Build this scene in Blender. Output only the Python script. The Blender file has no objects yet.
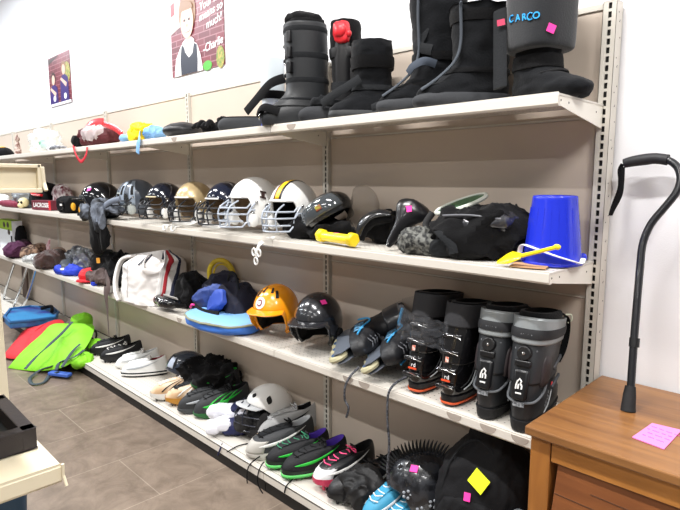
import bpy, bmesh, math, random
from mathutils import Vector as V, Matrix as MX, noise, Euler
PI = math.pi
R = math.radians
scene = bpy.context.scene
COL = scene.collection
random.seed(4)

# ------------------------------------------------------------------ camera
CAM = V((0.6428, -1.7642, 1.3779)); FPX = 550.72
YAW, PIT = R(45.06), R(7.68)
FW = V((-math.sin(YAW) * math.cos(PIT), math.cos(YAW) * math.cos(PIT), -math.sin(PIT)))
RT = V((math.cos(YAW), math.sin(YAW), 0)); UP = RT.cross(FW)
cd = bpy.data.cameras.new('camera'); cam = bpy.data.objects.new('camera', cd); COL.objects.link(cam)
cd.sensor_width = 36; cd.lens = FPX * 36 / 680; cd.clip_start = 0.02
m3 = MX((RT, UP, -FW)).transposed(); cam.matrix_world = MX.Translation(CAM) @ m3.to_4x4()
scene.camera = cam

def _ray(u, v): return FW + RT * ((u - 340) / FPX) - UP * ((v - 255) / FPX)
def py(u, v, y):            # the place on the upright plane Y = y that a measured point belongs to
    d = _ray(u, v); return CAM + d * ((y - CAM.y) / d.y)
def pz(u, v, z):            # the place at height z
    d = _ray(u, v); return CAM + d * ((z - CAM.z) / d.z)

# ------------------------------------------------------------------ materials
def C(h, a=1):
    h = h.lstrip('#'); c = [int(h[i:i + 2], 16) / 255 for i in (0, 2, 4)]
    return [x / 12.92 if x <= .04045 else ((x + .055) / 1.055) ** 2.4 for x in c] + [a]
MATS = {}
def mat(name, col, rough=.6, metal=0, var=0, vscale=20, bump=0, bscale=120, coat=0, spec=.5, trans=0, alpha=1, ior=1.45, sheen=0, col2=None):
    if name in MATS: return MATS[name]
    m = bpy.data.materials.new(name); m.use_nodes = True
    nt = m.node_tree; N = nt.nodes; L = nt.links; b = N['Principled BSDF']
    c = C(col) if isinstance(col, str) else col
    b.inputs['Base Color'].default_value = c
    b.inputs['Roughness'].default_value = rough; b.inputs['Metallic'].default_value = metal
    b.inputs['Coat Weight'].default_value = coat; b.inputs['Coat Roughness'].default_value = .08
    b.inputs['Specular IOR Level'].default_value = spec; b.inputs['IOR'].default_value = ior
    b.inputs['Transmission Weight'].default_value = trans; b.inputs['Alpha'].default_value = alpha
    if sheen: b.inputs['Sheen Weight'].default_value = sheen
    if var or bump or col2:
        tc = N.new('ShaderNodeTexCoord')
    if var or col2:
        n = N.new('ShaderNodeTexNoise'); n.inputs['Scale'].default_value = vscale; n.inputs['Detail'].default_value = 5
        L.new(tc.outputs['Object'], n.inputs['Vector'])
        r = N.new('ShaderNodeValToRGB'); L.new(n.outputs['Fac'], r.inputs['Fac'])
        r.color_ramp.elements[0].position = .4 if col2 else .3; r.color_ramp.elements[1].position = .6 if col2 else .7
        if col2:
            r.color_ramp.elements[0].color = c; r.color_ramp.elements[1].color = C(col2)
        else:
            r.color_ramp.elements[0].color = [x * (1 - var) for x in c[:3]] + [1]
            r.color_ramp.elements[1].color = [min(1, x * (1 + var)) for x in c[:3]] + [1]
        L.new(r.outputs['Color'], b.inputs['Base Color'])
    if bump:
        n2 = N.new('ShaderNodeTexNoise'); n2.inputs['Scale'].default_value = bscale; n2.inputs['Detail'].default_value = 4
        L.new(tc.outputs['Object'], n2.inputs['Vector'])
        bp = N.new('ShaderNodeBump'); bp.inputs['Strength'].default_value = bump; bp.inputs['Distance'].default_value = .004
        L.new(n2.outputs['Fac'], bp.inputs['Height']); L.new(bp.outputs['Normal'], b.inputs['Normal'])
    MATS[name] = m; return m

black_fab = mat('black_fabric', '#0c0c0e', .9, bump=.5, bscale=200, spec=.2, sheen=.04)
navy_fab = mat('navy_black_foam', '#0b0d11', .9, bump=.4, bscale=160, spec=.25, sheen=.05)
char_fab = mat('charcoal_fabric', '#17191c', .85, bump=.5, bscale=250, spec=.3)
black_plastic = mat('black_plastic', '#141416', .38, var=.2)
char_plastic = mat('charcoal_plastic', '#1f2124', .5, var=.12, bump=.15, bscale=200)
gloss_black = mat('gloss_black', '#0e1016', .12, coat=.6)
black_rubber = mat('black_rubber', '#151517', .7, bump=.2)
white_plastic = mat('white_plastic', '#e6e6e4', .35, coat=.3)
white_fab = mat('white_cloth', '#e9e7e5', .85, bump=.25, bscale=160, sheen=.1)
grey_fab = mat('grey_cloth', '#8b8f96', .85, bump=.3)
lgrey_fab = mat('light_grey_cloth', '#b9bcbf', .8, bump=.3)
grey_wire = mat('grey_coated_wire', '#a9b2bf', .35, coat=.3)
black_wire = mat('black_coated_wire', '#1a1c22', .4)
chrome = mat('chrome', '#c9cbcd', .15, metal=1)
pink = mat('pink_sticker', '#ff3fa6', .6)
yellow_note = mat('yellow_paper', '#e2f21d', .6)
red_pl = mat('red_plastic', '#c8202b', .35, coat=.3)
lime = mat('lime_fabric', '#82cf28', .7, bump=.2, var=.08, vscale=8)
foam_dark = mat('dark_foam', '#1c1b1c', .95, bump=.5, bscale=150)
tan_foam = mat('tan_foam', '#8f7a62', .9, bump=.4)

# ------------------------------------------------------------------ mesh builder
def crom(p, t):
    n = len(p) - 1; x = min(max(t * n, 0), n - 1e-9); i = int(x); f = x - i
    a = p[max(i - 1, 0)]; b = p[i]; c = p[i + 1]; d = p[min(i + 2, n)]
    return [.5 * ((2 * b[k]) + (-a[k] + c[k]) * f + (2 * a[k] - 5 * b[k] + 4 * c[k] - d[k]) * f * f + (-a[k] + 3 * b[k] - 3 * c[k] + d[k]) * f ** 3) for k in range(len(b))]
def smooth_path(pts, n=24):
    return [V(crom([tuple(p) for p in pts], i / (n - 1))) for i in range(n)]
def sgp(x, p): return math.copysign(abs(x) ** p, x)
def sst(a, b, x):
    t = min(max((x - a) / (b - a), 0), 1); return t * t * (3 - 2 * t)

class G:
    def __init__(s): s.v = []; s.f = []; s.m = []
    def add(s, vs, fs, mi=0):
        o = len(s.v); s.v += [V(x) for x in vs]; s.f += [tuple(i + o for i in f) for f in fs]; s.m += [mi] * len(fs); return s
    def box(s, c, d, rot=None, mi=0):
        c = V(c); q = Euler(rot).to_matrix() if rot else MX.Identity(3)
        vs = [c + q @ V((x * d[0] / 2, y * d[1] / 2, z * d[2] / 2)) for x in (-1, 1) for y in (-1, 1) for z in (-1, 1)]
        return s.add(vs, [(0, 1, 3, 2), (4, 6, 7, 5), (0, 4, 5, 1), (2, 3, 7, 6), (0, 2, 6, 4), (1, 5, 7, 3)], mi)
    def grid(s, fn, nu, nv, closed=False, mi=0, cap0=False, cap1=False, flip=False):
        vs = []; cu = nu if closed else nu + 1
        for j in range(nv + 1):
            for i in range(cu): vs.append(fn(i / nu, j / nv))
        fs = []
        for j in range(nv):
            for i in range(nu):
                a = j * cu + i; b = j * cu + (i + 1) % cu; c = b + cu; d = a + cu
                fs.append((a, b, c, d) if not flip else (d, c, b, a))
        if cap0: fs.append(tuple(range(cu - 1, -1, -1)) if not flip else tuple(range(cu)))
        if cap1: fs.append(tuple(range(nv * cu, nv * cu + cu)) if not flip else tuple(reversed(range(nv * cu, nv * cu + cu))))
        return s.add(vs, fs, mi)
    def tube(s, pts, r, n=8, mi=0, flat=None, up=None, cap=True, closed=False):
        pts = [V(p) for p in pts]; N = len(pts)
        rr = r if isinstance(r, (list, tuple)) else [r] * N
        if len(rr) != N: rr = [crom([(x,) for x in rr], i / (N - 1))[0] for i in range(N)]
        ups = []; vs = []
        u = V(up) if up else None
        for i, p in enumerate(pts):
            if closed: t = (pts[(i + 1) % N] - pts[i - 1]).normalized()
            else: t = (pts[min(i + 1, N - 1)] - pts[max(i - 1, 0)]).normalized()
            if u is None: u = t.orthogonal().normalized()
            base = V(up) if up else u
            a = (base - t * base.dot(t))
            a = a.normalized() if a.length > 1e-5 else t.orthogonal().normalized()
            u = a; b = t.cross(a)
            fx, fy = flat if flat else (1, 1)
            for k in range(n):
                an = 2 * PI * k / n
                vs.append(p + a * (math.cos(an) * rr[i] * fx) + b * (math.sin(an) * rr[i] * fy))
        fs = []
        M_ = N if closed else N - 1
        for i in range(M_):
            for k in range(n):
                a0 = i * n + k; a1 = i * n + (k + 1) % n; j = (i + 1) % N
                fs.append((a0, a1, j * n + (k + 1) % n, j * n + k))
        if cap and not closed: fs += [tuple(range(n - 1, -1, -1)), tuple(range((N - 1) * n, N * n))]
        return s.add(vs, fs, mi)
    def cyl(s, a, b, r0, r1=None, n=20, mi=0):
        return s.tube([a, b], [r0, r0 if r1 is None else r1], n=n, mi=mi)
    def ell(s, c, r, rot=None, n=24, m=14, mi=0, p=2):
        c = V(c); q = Euler(rot).to_matrix() if rot else MX.Identity(3); e = 2 / p
        def fn(u, v):
            a = 2 * PI * u; b = PI * (v - .5) * .998
            return c + q @ V((r[0] * sgp(math.cos(b), e) * sgp(math.cos(a), e), r[1] * sgp(math.cos(b), e) * sgp(math.sin(a), e), r[2] * sgp(math.sin(b), e)))
        return s.grid(fn, n, m, closed=True, mi=mi, cap0=True, cap1=True)
    def stack(s, prof, n=32, m=None, mi=0, z0=0, z1=1, off=0, cap0=True, cap1=True, inner=None, p=2.4):
        # prof keys: (z, front, back, halfwidth, tilt); rings piled upwards; off pushes outwards
        P = [tuple(k) + (0,) * (5 - len(k)) for k in prof]
        m = m or (len(P) - 1) * 4
        def ring(t, o, dz=0):
            z, F, B, w, ti = crom(P, t); out = []
            F += o; B += o; w += o
            for k in range(n):
                a = 2 * PI * k / n
                y = (B - F) / 2 + (F + B) / 2 * sgp(math.sin(a), 2 / p)
                out.append(V((w * sgp(math.cos(a), 2 / p), y, z + ti * y + dz)))
            return out
        rings = [ring(z0 + (z1 - z0) * j / m, off) for j in range(m + 1)]
        if inner is not None:
            k = int(m * .6)
            for j in range(k + 1): rings.append(ring(z1 - (z1 - z0) * (.5 * j / k), off - inner, .002 if j == 0 else 0))
        vs = [x for r in rings for x in r]; fs = []
        for j in range(len(rings) - 1):
            for k in range(n):
                a = j * n + k; b = j * n + (k + 1) % n
                fs.append((a, b, b + n, a + n))
        if cap0: fs.append(tuple(range(n - 1, -1, -1)))
        if cap1: fs.append(tuple(range((len(rings) - 1) * n, len(rings) * n)))
        o0 = len(s.f); s.add(vs, fs, mi); return s
    def band(s, prof, t0, t1, off=.004, mi=0, n=32, p=2.4, th=.004):
        # a strap running around a stack, with thickness
        P = [tuple(k) + (0,) * (5 - len(k)) for k in prof]
        def ring(t, o):
            z, F, B, w, ti = crom(P, t); F += o; B += o; w += o; out = []
            for k in range(n):
                a = 2 * PI * k / n; y = (B - F) / 2 + (F + B) / 2 * sgp(math.sin(a), 2 / p)
                out.append(V((w * sgp(math.cos(a), 2 / p), y, z + ti * y)))
            return out
        rings = [ring(t0, 0), ring(t0, off), ring((t0 * 2 + t1) / 3, off + th * .3), ring((t0 + 2 * t1) / 3, off + th * .3), ring(t1, off), ring(t1, 0)]
        vs = [x for r in rings for x in r]; fs = []
        for j in range(5):
            for k in range(n):
                a = j * n + k; b = j * n + (k + 1) % n; fs.append((a, b, b + n, a + n))
        return s.add(vs, fs, mi)
    def lump(s, c, r, rot=None, seed=0, amp=.015, freq=12, p=2.4, n=84, m=52, floor=None, mi=0, ridge=True, stretch=(1, 1, 1)):
        c = V(c); q = Euler(rot).to_matrix() if rot else MX.Identity(3); e = 2 / p; sd = V((seed * 7.3, seed * 3.1, seed * 1.7))
        def fn(u, v):
            a = 2 * PI * u; b = PI * (v - .5) * .998
            l = V((r[0] * sgp(math.cos(b), e) * sgp(math.cos(a), e), r[1] * sgp(math.cos(b), e) * sgp(math.sin(a), e), r[2] * sgp(math.sin(b), e)))
            nn = V((l.x / r[0] ** 2, l.y / r[1] ** 2, l.z / r[2] ** 2)).normalized()
            w = V((l.x * stretch[0], l.y * stretch[1], l.z * stretch[2])) * freq * 2.0 + sd
            w2 = w + noise.noise_vector(w * .6) * .7
            d = noise.noise(w2 * .5) * 1.0
            if ridge: d += 1.0 * ((1 - abs(noise.noise(w2 * .62))) ** 3 - .5) + .32 * ((1 - abs(noise.noise(w2 * 1.35))) ** 3 - .5)
            else: d += .4 * noise.noise(w2)
            x = c + q @ (l + nn * d * amp)
            if floor is not None and x.z < floor: x.z = floor
            return x
        return s.grid(fn, n, m, closed=True, mi=mi, cap0=True, cap1=True)
    def crinkle(s, amp, freq=30, seed=0):
        sd = V((seed * 5.1, seed * 2.3, 0))
        s.v = [x + noise.noise_vector(V((x.x, x.y, x.z * 1.6)) * freq + sd) * amp for x in s.v]; return s
    def slab(s, outline, z0, z1, mi=0):      # extruded outline (list of xy), z may be a function
        n = len(outline)
        f0 = z0 if callable(z0) else (lambda x, y: z0); f1 = z1 if callable(z1) else (lambda x, y: z1)
        vs = [(x, y, f0(x, y)) for x, y in outline] + [(x, y, f1(x, y)) for x, y in outline]
        fs = [tuple(range(n - 1, -1, -1)), tuple(range(n, 2 * n))] + [(i, (i + 1) % n, n + (i + 1) % n, n + i) for i in range(n)]
        return s.add(vs, fs, mi)
    def xf(s, loc=(0, 0, 0), rot=(0, 0, 0), sc=1):
        q = MX.Translation(V(loc)) @ Euler(rot).to_matrix().to_4x4() @ MX.Diagonal((sc, sc, sc, 1) if not isinstance(sc, tuple) else (*sc, 1))
        s.v = [q @ x for x in s.v]; return s
    def build(s, name, mats, parent=None, smooth=True, bevel=0, solid=0, sub=0, ang=35, label=None, soff=-1, smat=None):
        me = bpy.data.meshes.new(name)
        me.from_pydata([tuple(x) for x in s.v], [], s.f)
        if not isinstance(mats, (list, tuple)): mats = [mats]
        for k in mats: me.materials.append(k)
        for p, i in zip(me.polygons, s.m): p.material_index = i
        bm = bmesh.new(); bm.from_mesh(me)
        bmesh.ops.remove_doubles(bm, verts=bm.verts, dist=1e-6)
        bmesh.ops.recalc_face_normals(bm, faces=bm.faces)
        bm.to_mesh(me); bm.free()
        if smooth:
            me.polygons.foreach_set('use_smooth', [True] * len(me.polygons))
            me.set_sharp_from_angle(angle=R(ang))
        o = bpy.data.objects.new(name, me); COL.objects.link(o)
        if solid:
            md = o.modifiers.new('solid', 'SOLIDIFY'); md.thickness = solid; md.offset = soff
            if smat is not None: md.material_offset = smat; md.material_offset_rim = 0
        if bevel:
            md = o.modifiers.new('bevel', 'BEVEL'); md.width = bevel; md.segments = 2; md.limit_method = 'ANGLE'; md.angle_limit = R(40)
        if sub: md = o.modifiers.new('sub', 'SUBSURF'); md.levels = sub; md.render_levels = sub
        if parent: o.parent = parent
        if label: o['label'] = label
        return o

def thing(name, label, cat, loc=(0, 0, 0), rz=0, group=None, rx=0, ry=0, sc=1):
    o = bpy.data.objects.new(name, None); COL.objects.link(o)
    o.location = loc; o.rotation_euler = (R(rx), R(ry), R(rz)); o.scale = (sc, sc, sc)
    o.empty_display_size = .05
    o['label'] = label; o['category'] = cat
    if group: o['group'] = group
    return o
def tag(o, label, cat, group=None):
    o['label'] = label; o['category'] = cat
    if group: o['group'] = group
    return o
def struct(o): o['kind'] = 'structure'; return o

def text_part(name, txt, size, m, parent, loc, rot, ext=.0004, shear=0, bold=0, align='CENTER'):
    cu = bpy.data.curves.new(name, 'FONT'); cu.body = txt; cu.size = size; cu.extrude = ext; cu.shear = shear; cu.offset = bold
    cu.align_x = align; cu.align_y = 'CENTER'; cu.resolution_u = 3
    tmp = bpy.data.objects.new(name + '_tmp', cu); COL.objects.link(tmp)
    bpy.context.view_layer.update()
    me = bpy.data.meshes.new_from_object(tmp.evaluated_get(bpy.context.evaluated_depsgraph_get()))
    bpy.data.objects.remove(tmp); me.materials.clear(); me.materials.append(m)
    o = bpy.data.objects.new(name, me); COL.objects.link(o); o.parent = parent; o.location = loc; o.rotation_euler = rot
    return o
def face_rot(n, spin=0):      # rotation that turns +Z to n with local +Y kept upward
    n = V(n).normalized(); up = V((0, 0, 1))
    if abs(n.z) > .98: up = V((0, 1, 0))
    x = up.cross(n).normalized(); y = n.cross(x)
    q = MX((x, y, n)).transposed() @ MX.Rotation(spin, 3, 'Z')
    return q.to_euler()
def sticker(parent, loc, n, size=.028, m=None, h=None, spin=.15, name='price_sticker', label='small pink price sticker'):
    q = face_rot(n, spin); h = h or size * .8
    o = G().box((0, 0, 0), (size, h, .0016)).build(name, m or pink, parent, smooth=False, label=label)
    o.location = loc; o.rotation_euler = q; return o
exec_parts = []

# ------------------------------------------------------------------ setting
def wall_mat():
    m = mat('wall_paint', '#e9e9ec', .75, var=.015, vscale=3, bump=.12, bscale=260); return m
def floor_mat():
    m = bpy.data.materials.new('vinyl_stone_floor'); m.use_nodes = True
    nt = m.node_tree; N = nt.nodes; L = nt.links; b = N['Principled BSDF']
    tc = N.new('ShaderNodeTexCoord'); mp = N.new('ShaderNodeMapping'); mp.inputs['Rotation'].default_value = (0, 0, PI / 2)
    mp.inputs['Location'].default_value = (-.72 + .86, .26 + 1.29 - .018, 0)
    L.new(tc.outputs['Object'], mp.inputs['Vector'])
    br = N.new('ShaderNodeTexBrick'); L.new(mp.outputs['Vector'], br.inputs['Vector'])
    br.inputs['Scale'].default_value = 1; br.inputs['Brick Width'].default_value = .86; br.inputs['Row Height'].default_value = .43
    br.inputs['Mortar Size'].default_value = .0025; br.inputs['Mortar Smooth'].default_value = .3
    br.inputs['Color1'].default_value = C('#817366'); br.inputs['Color2'].default_value = C('#796b5f'); br.inputs['Mortar'].default_value = C('#9a8d80')
    n = N.new('ShaderNodeTexNoise'); n.inputs['Scale'].default_value = 7; n.inputs['Detail'].default_value = 9; n.inputs['Roughness'].default_value = .7; n.inputs['Distortion'].default_value = .6
    L.new(tc.outputs['Object'], n.inputs['Vector'])
    r = N.new('ShaderNodeValToRGB'); r.color_ramp.elements[0].position = .33; r.color_ramp.elements[1].position = .68
    r.color_ramp.elements[0].color = (.62, .60, .58, 1); r.color_ramp.elements[1].color = (1.2, 1.2, 1.2, 1)
    L.new(n.outputs['Fac'], r.inputs['Fac'])
    mx = N.new('ShaderNodeMix'); mx.data_type = 'RGBA'; mx.blend_type = 'MULTIPLY'; mx.inputs['Factor'].default_value = 1
    L.new(br.outputs['Color'], mx.inputs['A']); L.new(r.outputs['Color'], mx.inputs['B']); L.new(mx.outputs['Result'], b.inputs['Base Color'])
    b.inputs['Roughness'].default_value = .42
    bp = N.new('ShaderNodeBump'); bp.inputs['Strength'].default_value = .25; bp.inputs['Distance'].default_value = .003
    L.new(n.outputs['Fac'], bp.inputs['Height']); L.new(bp.outputs['Normal'], b.inputs['Normal'])
    return m
struct(G().box((-3, -2.2, -.02), (12, 4.6, .04)).build('floor', floor_mat(), smooth=False))
struct(G().box((-4, .11, 2.0), (14, .1, 4.0)).build('wall_back', wall_mat(), smooth=False))
struct(G().box((-3, .052, .05), (12, .014, .1)).build('baseboard_back', mat('baseboard_vinyl', '#3a3633', .6), smooth=False))

# ------------------------------------------------------------------ shelving
W = 1.219
def perf_mat():
    m = bpy.data.materials.new('perforated_shelf_enamel'); m.use_nodes = True
    nt = m.node_tree; N = nt.nodes; L = nt.links; b = N['Principled BSDF']
    tc = N.new('ShaderNodeTexCoord'); sp = N.new('ShaderNodeSeparateXYZ'); L.new(tc.outputs['Object'], sp.inputs[0])
    def mth(op, a, bb=None):
        q = N.new('ShaderNodeMath'); q.operation = op
        for i, x in enumerate((a, bb)):
            if x is None: continue
            if isinstance(x, (int, float)): q.inputs[i].default_value = x
            else: L.new(x, q.inputs[i])
        return q.outputs[0]
    fx = mth('SUBTRACT', mth('FRACT', mth('DIVIDE', sp.outputs['X'], .0254)), .5)
    fy = mth('SUBTRACT', mth('FRACT', mth('DIVIDE', sp.outputs['Y'], .0254)), .5)
    d = mth('SQRT', mth('ADD', mth('MULTIPLY', fx, fx), mth('MULTIPLY', fy, fy)))
    hole = mth('LESS_THAN', d, .11)
    inb = mth('MULTIPLY', mth('LESS_THAN', sp.outputs['Y'], -.02), mth('GREATER_THAN', sp.outputs['Y'], -.285))
    mk = mth('MULTIPLY', hole, inb)
    mx = N.new('ShaderNodeMix'); mx.data_type = 'RGBA'; L.new(mk, mx.inputs['Factor'])
    mx.inputs['A'].default_value = C('#d3cec5'); mx.inputs['B'].default_value = C('#6e6a64')
    L.new(mx.outputs['Result'], b.inputs['Base Color']); b.inputs['Roughness'].default_value = .38
    return m
perf = perf_mat()
enamel = mat('shelf_enamel', '#e6e2d8', .38)
panel_m = mat('hardboard_panel', '#c8baac', .40, var=.02, vscale=2)
panel_side = mat('upright_enamel', '#cfcac0', .4)
cream = mat('cream_enamel', '#e3d8bd', .35)
dark_gap = mat('dark_gap', '#15130f', .8)
kick_m = mat('black_kick_plate', '#141312', .55)
clip_m = mat('clear_label_clip', '#b9aea4', .3, alpha=.45)

unit = thing('gondola_shelving', 'long beige metal shelving run with four tiers of sports goods along the white wall', 'shelving', (0, 0, 0))
def upright_g(h0=.06, h1=1.902, xoff=0, nslot0=0):
    g = G()
    # front face with real slots
    xl, xa, xb, xr = -.021, -.0048, .0048, .019
    s0 = 1.8883
    zs = [s0 - .0254 * i for i in range(71)]
    zs = [z for z in zs if z > h0 + .03]
    def quad(x0, x1, z0, z1): g.add([(x0, 0, z0), (x1, 0, z0), (x1, 0, z1), (x0, 0, z1)], [(0, 1, 2, 3)])
    quad(xl, xa, h0, h1); quad(xb, xr, h0, h1)
    top = h1
    for z in zs:
        quad(xa, xb, z + .0085, top); top = z - .0085
    quad(xa, xb, h0, top)
    g.add([(xa, .004, h0), (xb, .004, h0), (xb, .004, h1), (xa, .004, h1)], [(0, 1, 2, 3)], 1)
    for x0, x1 in ((xl, xl + .0015), (xr - .0015, xr)): g.box(((x0 + x1) / 2, .024, (h0 + h1) / 2), (.0015, .048, h1 - h0))
    g.box(((xl + xr) / 2, .024, h1), (xr - xl, .048, .002)); g.box(((xl + xr) / 2, .048, (h0 + h1) / 2), (xr - xl, .002, h1 - h0))
    return g
for k in range(7):
    g = upright_g()
    if k == 0:      # the open end shows its punched side
        for i, z in enumerate([1.87, 1.845, 1.80, 1.74, 1.715, 1.66, 1.64, 1.60, 1.555, 1.50, 1.475, 1.43, 1.37, 1.33, 1.27, 1.25, 1.19, 1.13, 1.10, 1.06, 1.0, .96, .9, .87]):
            g.cyl((.0188, .018 + (i % 3) * .009, z), (.0194, .018 + (i % 3) * .009, z), .0022, n=8, mi=1)
            if i % 3 == 1: g.box((.0192, .03, z + .004), (.0006, .006, .0012), mi=1)
    u = g.build('upright', [panel_side, dark_gap], unit, smooth=False); u.location.x = -k * W
for k in range(6):
    g = G(); xc = -(k + .5) * W; w = W - .041
    g.box((xc, .02, .55), (w, .008, .905)); g.box((xc, .02, 1.288), (w, .008, .558)); g.box((xc, .02, 1.73), (w, .008, .312))
    g.build('back_panel', panel_m, unit, smooth=False, bevel=.0015)
    g = G().box((xc, .018, 1.893), (w, .014, .018)).box((xc, .012, 1.008), (w, .003, .007)).box((xc, .012, 1.571), (w, .003, .007))
    g.build('panel_rail', panel_side, unit, smooth=False, bevel=.001)
def shelf(k, z, d, lip=.036):
    g = G(); xc = -(k + .5) * W; w = W - .004; x0 = xc - w / 2; x1 = xc + w / 2
    prof = [(0, -.003), (-d + .006, -.003), (-d + .0015, -.0015), (-d, .0), (-d, -.004), (-d - .001, -.006), (-d - .001, -lip + .006), (-d + .004, -lip), (-d + .02, -lip + .001),
            (-d + .02, -lip + .005), (-d + .006, -lip + .006), (-d + .005, -.009), (0, -.009)]
    prof = [(y, zz + z) for y, zz in prof]
    n = len(prof); vs = [(x0, y, zz) for y, zz in prof] + [(x1, y, zz) for y, zz in prof]
    fs = [(i, (i + 1) % n, n + (i + 1) % n, n + i) for i in range(n)] + [tuple(range(n - 1, -1, -1)), tuple(range(n, 2 * n))]
    g.add(vs, fs)
    o = g.build('shelf', perf, unit, smooth=False)
    for xx in (x0 + .003, x1 - .003):
        b = G()
        out = [(-d + .008, z - .01), (-.001, z - .004), (-.001, z - .075), (-.05, z - .068), (-d + .06, z - lip - .004), (-d + .012, z - lip + .004)]
        v2 = [(xx - .0014, y, zz) for y, zz in out] + [(xx + .0014, y, zz) for y, zz in out]; m = len(out)
        b.add(v2, [tuple(range(m)), tuple(range(2 * m - 1, m - 1, -1))] + [(i, (i + 1) % m, m + (i + 1) % m, m + i) for i in range(m)])
        for yy, zq in ((-d + .02, z - .02), (-d + .07, z - .022), (-.05, z - .03)): b.cyl((xx - .0018, yy, zq), (xx + .0018, yy, zq), .003, n=8, mi=1)
        b.build('shelf_bracket', [enamel, dark_gap], o, smooth=False)
    return o
LV = (1.609, 1.1311, .6426); SD = .315
shelves = {}
for k in range(6):
    for i, z in enumerate(LV): shelves[(k, i)] = shelf(k, z, SD)
    # base deck
    g = G(); xc = -(k + .5) * W; w = W - .004
    g.box((xc, -.18, .094), (w, .372, .008)); g.box((xc, -.376, .094), (w, .02, .008)); g.box((xc, -.383, .078), (w, .006, .038)); g.box((xc, -.355, .0985), (w, .0012, .0012), mi=1)
    o = g.build('base_deck', [perf, dark_gap], unit, smooth=False, bevel=.001)
    G().box((xc, -.372, .03), (w, .008, .058)).build('kick_plate', kick_m, unit, smooth=False)
# small label clips left on the shelf edges
for u_, v_, lv, s_ in ((150 + 24, 138, 0, 1), (291, 123.5, 0, 1), (348, 378, 2, 1), (364, 384, 2, 1), (454, 412, 2, 1), (488, 424, 2, 1), (520, 436, 2, 1), (179, 313, 2, 1)):
    p = py(u_, v_, -SD - .0015); z = LV[lv]; k = int(-p.x // W)
    g = G(); n = 14
    out = [(p.x + .028 * math.cos(PI + PI * i / n), z - .006 + .024 * math.sin(PI + PI * i / n)) for i in range(n + 1)]
    g.add([(x, -SD - .0012, zz) for x, zz in out] + [(x, -SD - .0022, zz) for x, zz in out],
          [tuple(range(n + 1)), tuple(range(2 * n + 1, n, -1))] + [(i, i + 1, n + 2 + i, n + 1 + i) for i in range(n)])
    g.build('label_clip', clip_m, shelves.get((k, lv), shelves[(0, lv)]), smooth=False)

# ------------------------------------------------------------------ near gondola at the left edge
gx = -.35; gy = -1.468
near = thing('gondola_shelving', 'cream metal shelf rack end in the near left corner holding a black tray', 'shelving', (gx - .37, gy, 0))
def near_part(name, g, m=cream, **k):
    g.v = [v - V((gx - .37, gy, 0)) for v in g.v]; return g.build(name, m, near, smooth=False, **k)
def lipshelf(z, lip, d=.315):
    g = G(); y1 = gy; y0 = gy - 1.2
    prof = [(gx - d, z - .003), (gx - .006, z - .003), (gx, z), (gx, z - .005), (gx + .001, z - .007), (gx + .001, z - lip + .006), (gx - .004, z - lip), (gx - .02, z - lip + .001), (gx - .006, z - lip + .006), (gx - .006, z - .01), (gx - d, z - .01)]
    n = len(prof); vs = [(x, y0, zz) for x, zz in prof] + [(x, y1, zz) for x, zz in prof]
    g.add(vs, [(i, (i + 1) % n, n + (i + 1) % n, n + i) for i in range(n)] + [tuple(range(n - 1, -1, -1)), tuple(range(n, 2 * n))])
    g.tube([(gx + .003, y1 + .002, z - .001), (gx + .003, y1 + .002, z - lip * .6), (gx + .010, y1 + .004, z - lip - .003)], .0028, n=8)
    return g
near_part('shelf', lipshelf(.885, .037), perf if False else cream)
g = G(); zt = 1.4045
g.box((gx - .16, gy - .6, zt - .0225), (.3, 1.2, .004)); g.box((gx, gy - .6, zt - .003), (.012, 1.2, .006)); g.box((gx, gy - .6, zt - .0425), (.014, 1.2, .007))
g.box((gx - .004, gy - .6, zt - .0225), (.002, 1.2, .04)); g.box((gx, gy - .002, zt - .0225), (.012, .006, .045)); g.tube([(gx + .006, gy + .002, zt - .004), (gx + .006, gy + .003, zt - .03), (gx + .012, gy + .004, zt - .043)], .0035, n=8)
near_part('shelf', g, cream, bevel=.0012)
g = G().box((gx - .345, gy - .02, .95), (.03, .05, 1.5)); near_part('upright', g, cream, bevel=.002)
g = G().box((gx - .352, gy - .6, .95), (.01, 1.14, 1.5)); near_part('back_panel', g, cream)
g = G(); 
for yy in (gy - .004,):
    out = [(gx - .33, .872), (gx - .01, .872), (gx - .01, .855), (gx - .33, .80)]
    v2 = [(x, yy - .0015, z) for x, z in out] + [(x, yy + .0015, z) for x, z in out]
    g.add(v2, [(0, 1, 2, 3), (7, 6, 5, 4), (0, 4, 5, 1), (1, 5, 6, 2), (2, 6, 7, 3), (3, 7, 4, 0)])
near_part('shelf_bracket', g)
# black tray on it
a = pz(36, 427, .925); b = pz(11.5, 409, .925)
tx = a.x; ty = a.y
tray = thing('display_tray', 'black rectangular tray with a sunken middle on the near cream shelf', 'tray', (tx - .11, ty - .14, .885))
tm = mat('tray_black', '#2b2627', .6, bump=.1)
g = G(); w2, l2 = .11, .14
for x, y, sx, sy in ((-w2 + .012, 0, .024, 2 * l2), (w2 - .012, 0, .024, 2 * l2), (0, l2 - .012, 2 * w2, .024), (0, -l2 + .012, 2 * w2, .024)): g.box((x, y, .02), (sx, sy, .04))
g.build('frame', tm, tray, smooth=False, bevel=.0015)
G().box((0, 0, .006), (2 * w2 - .04, 2 * l2 - .04, .01)).build('base', mat('tray_inner', '#1c2023', .3), tray, smooth=False)
# blue tub on the floor below it
tub = thing('storage_tub', 'dark blue tub half hidden below the near cream shelf', 'tub', (-.62, -1.54, .60))
g = G().stack([(0, .06, .06, .1), (.12, .065, .065, .11), (.2, .07, .07, .115)], inner=.004, cap1=False, p=4); g.build('body', mat('tub_blue', '#2a4a66', .5), tub)
near_part('shelf', G().box((gx - .16, gy - .6, .595), (.32, 1.2, .008)))

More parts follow.
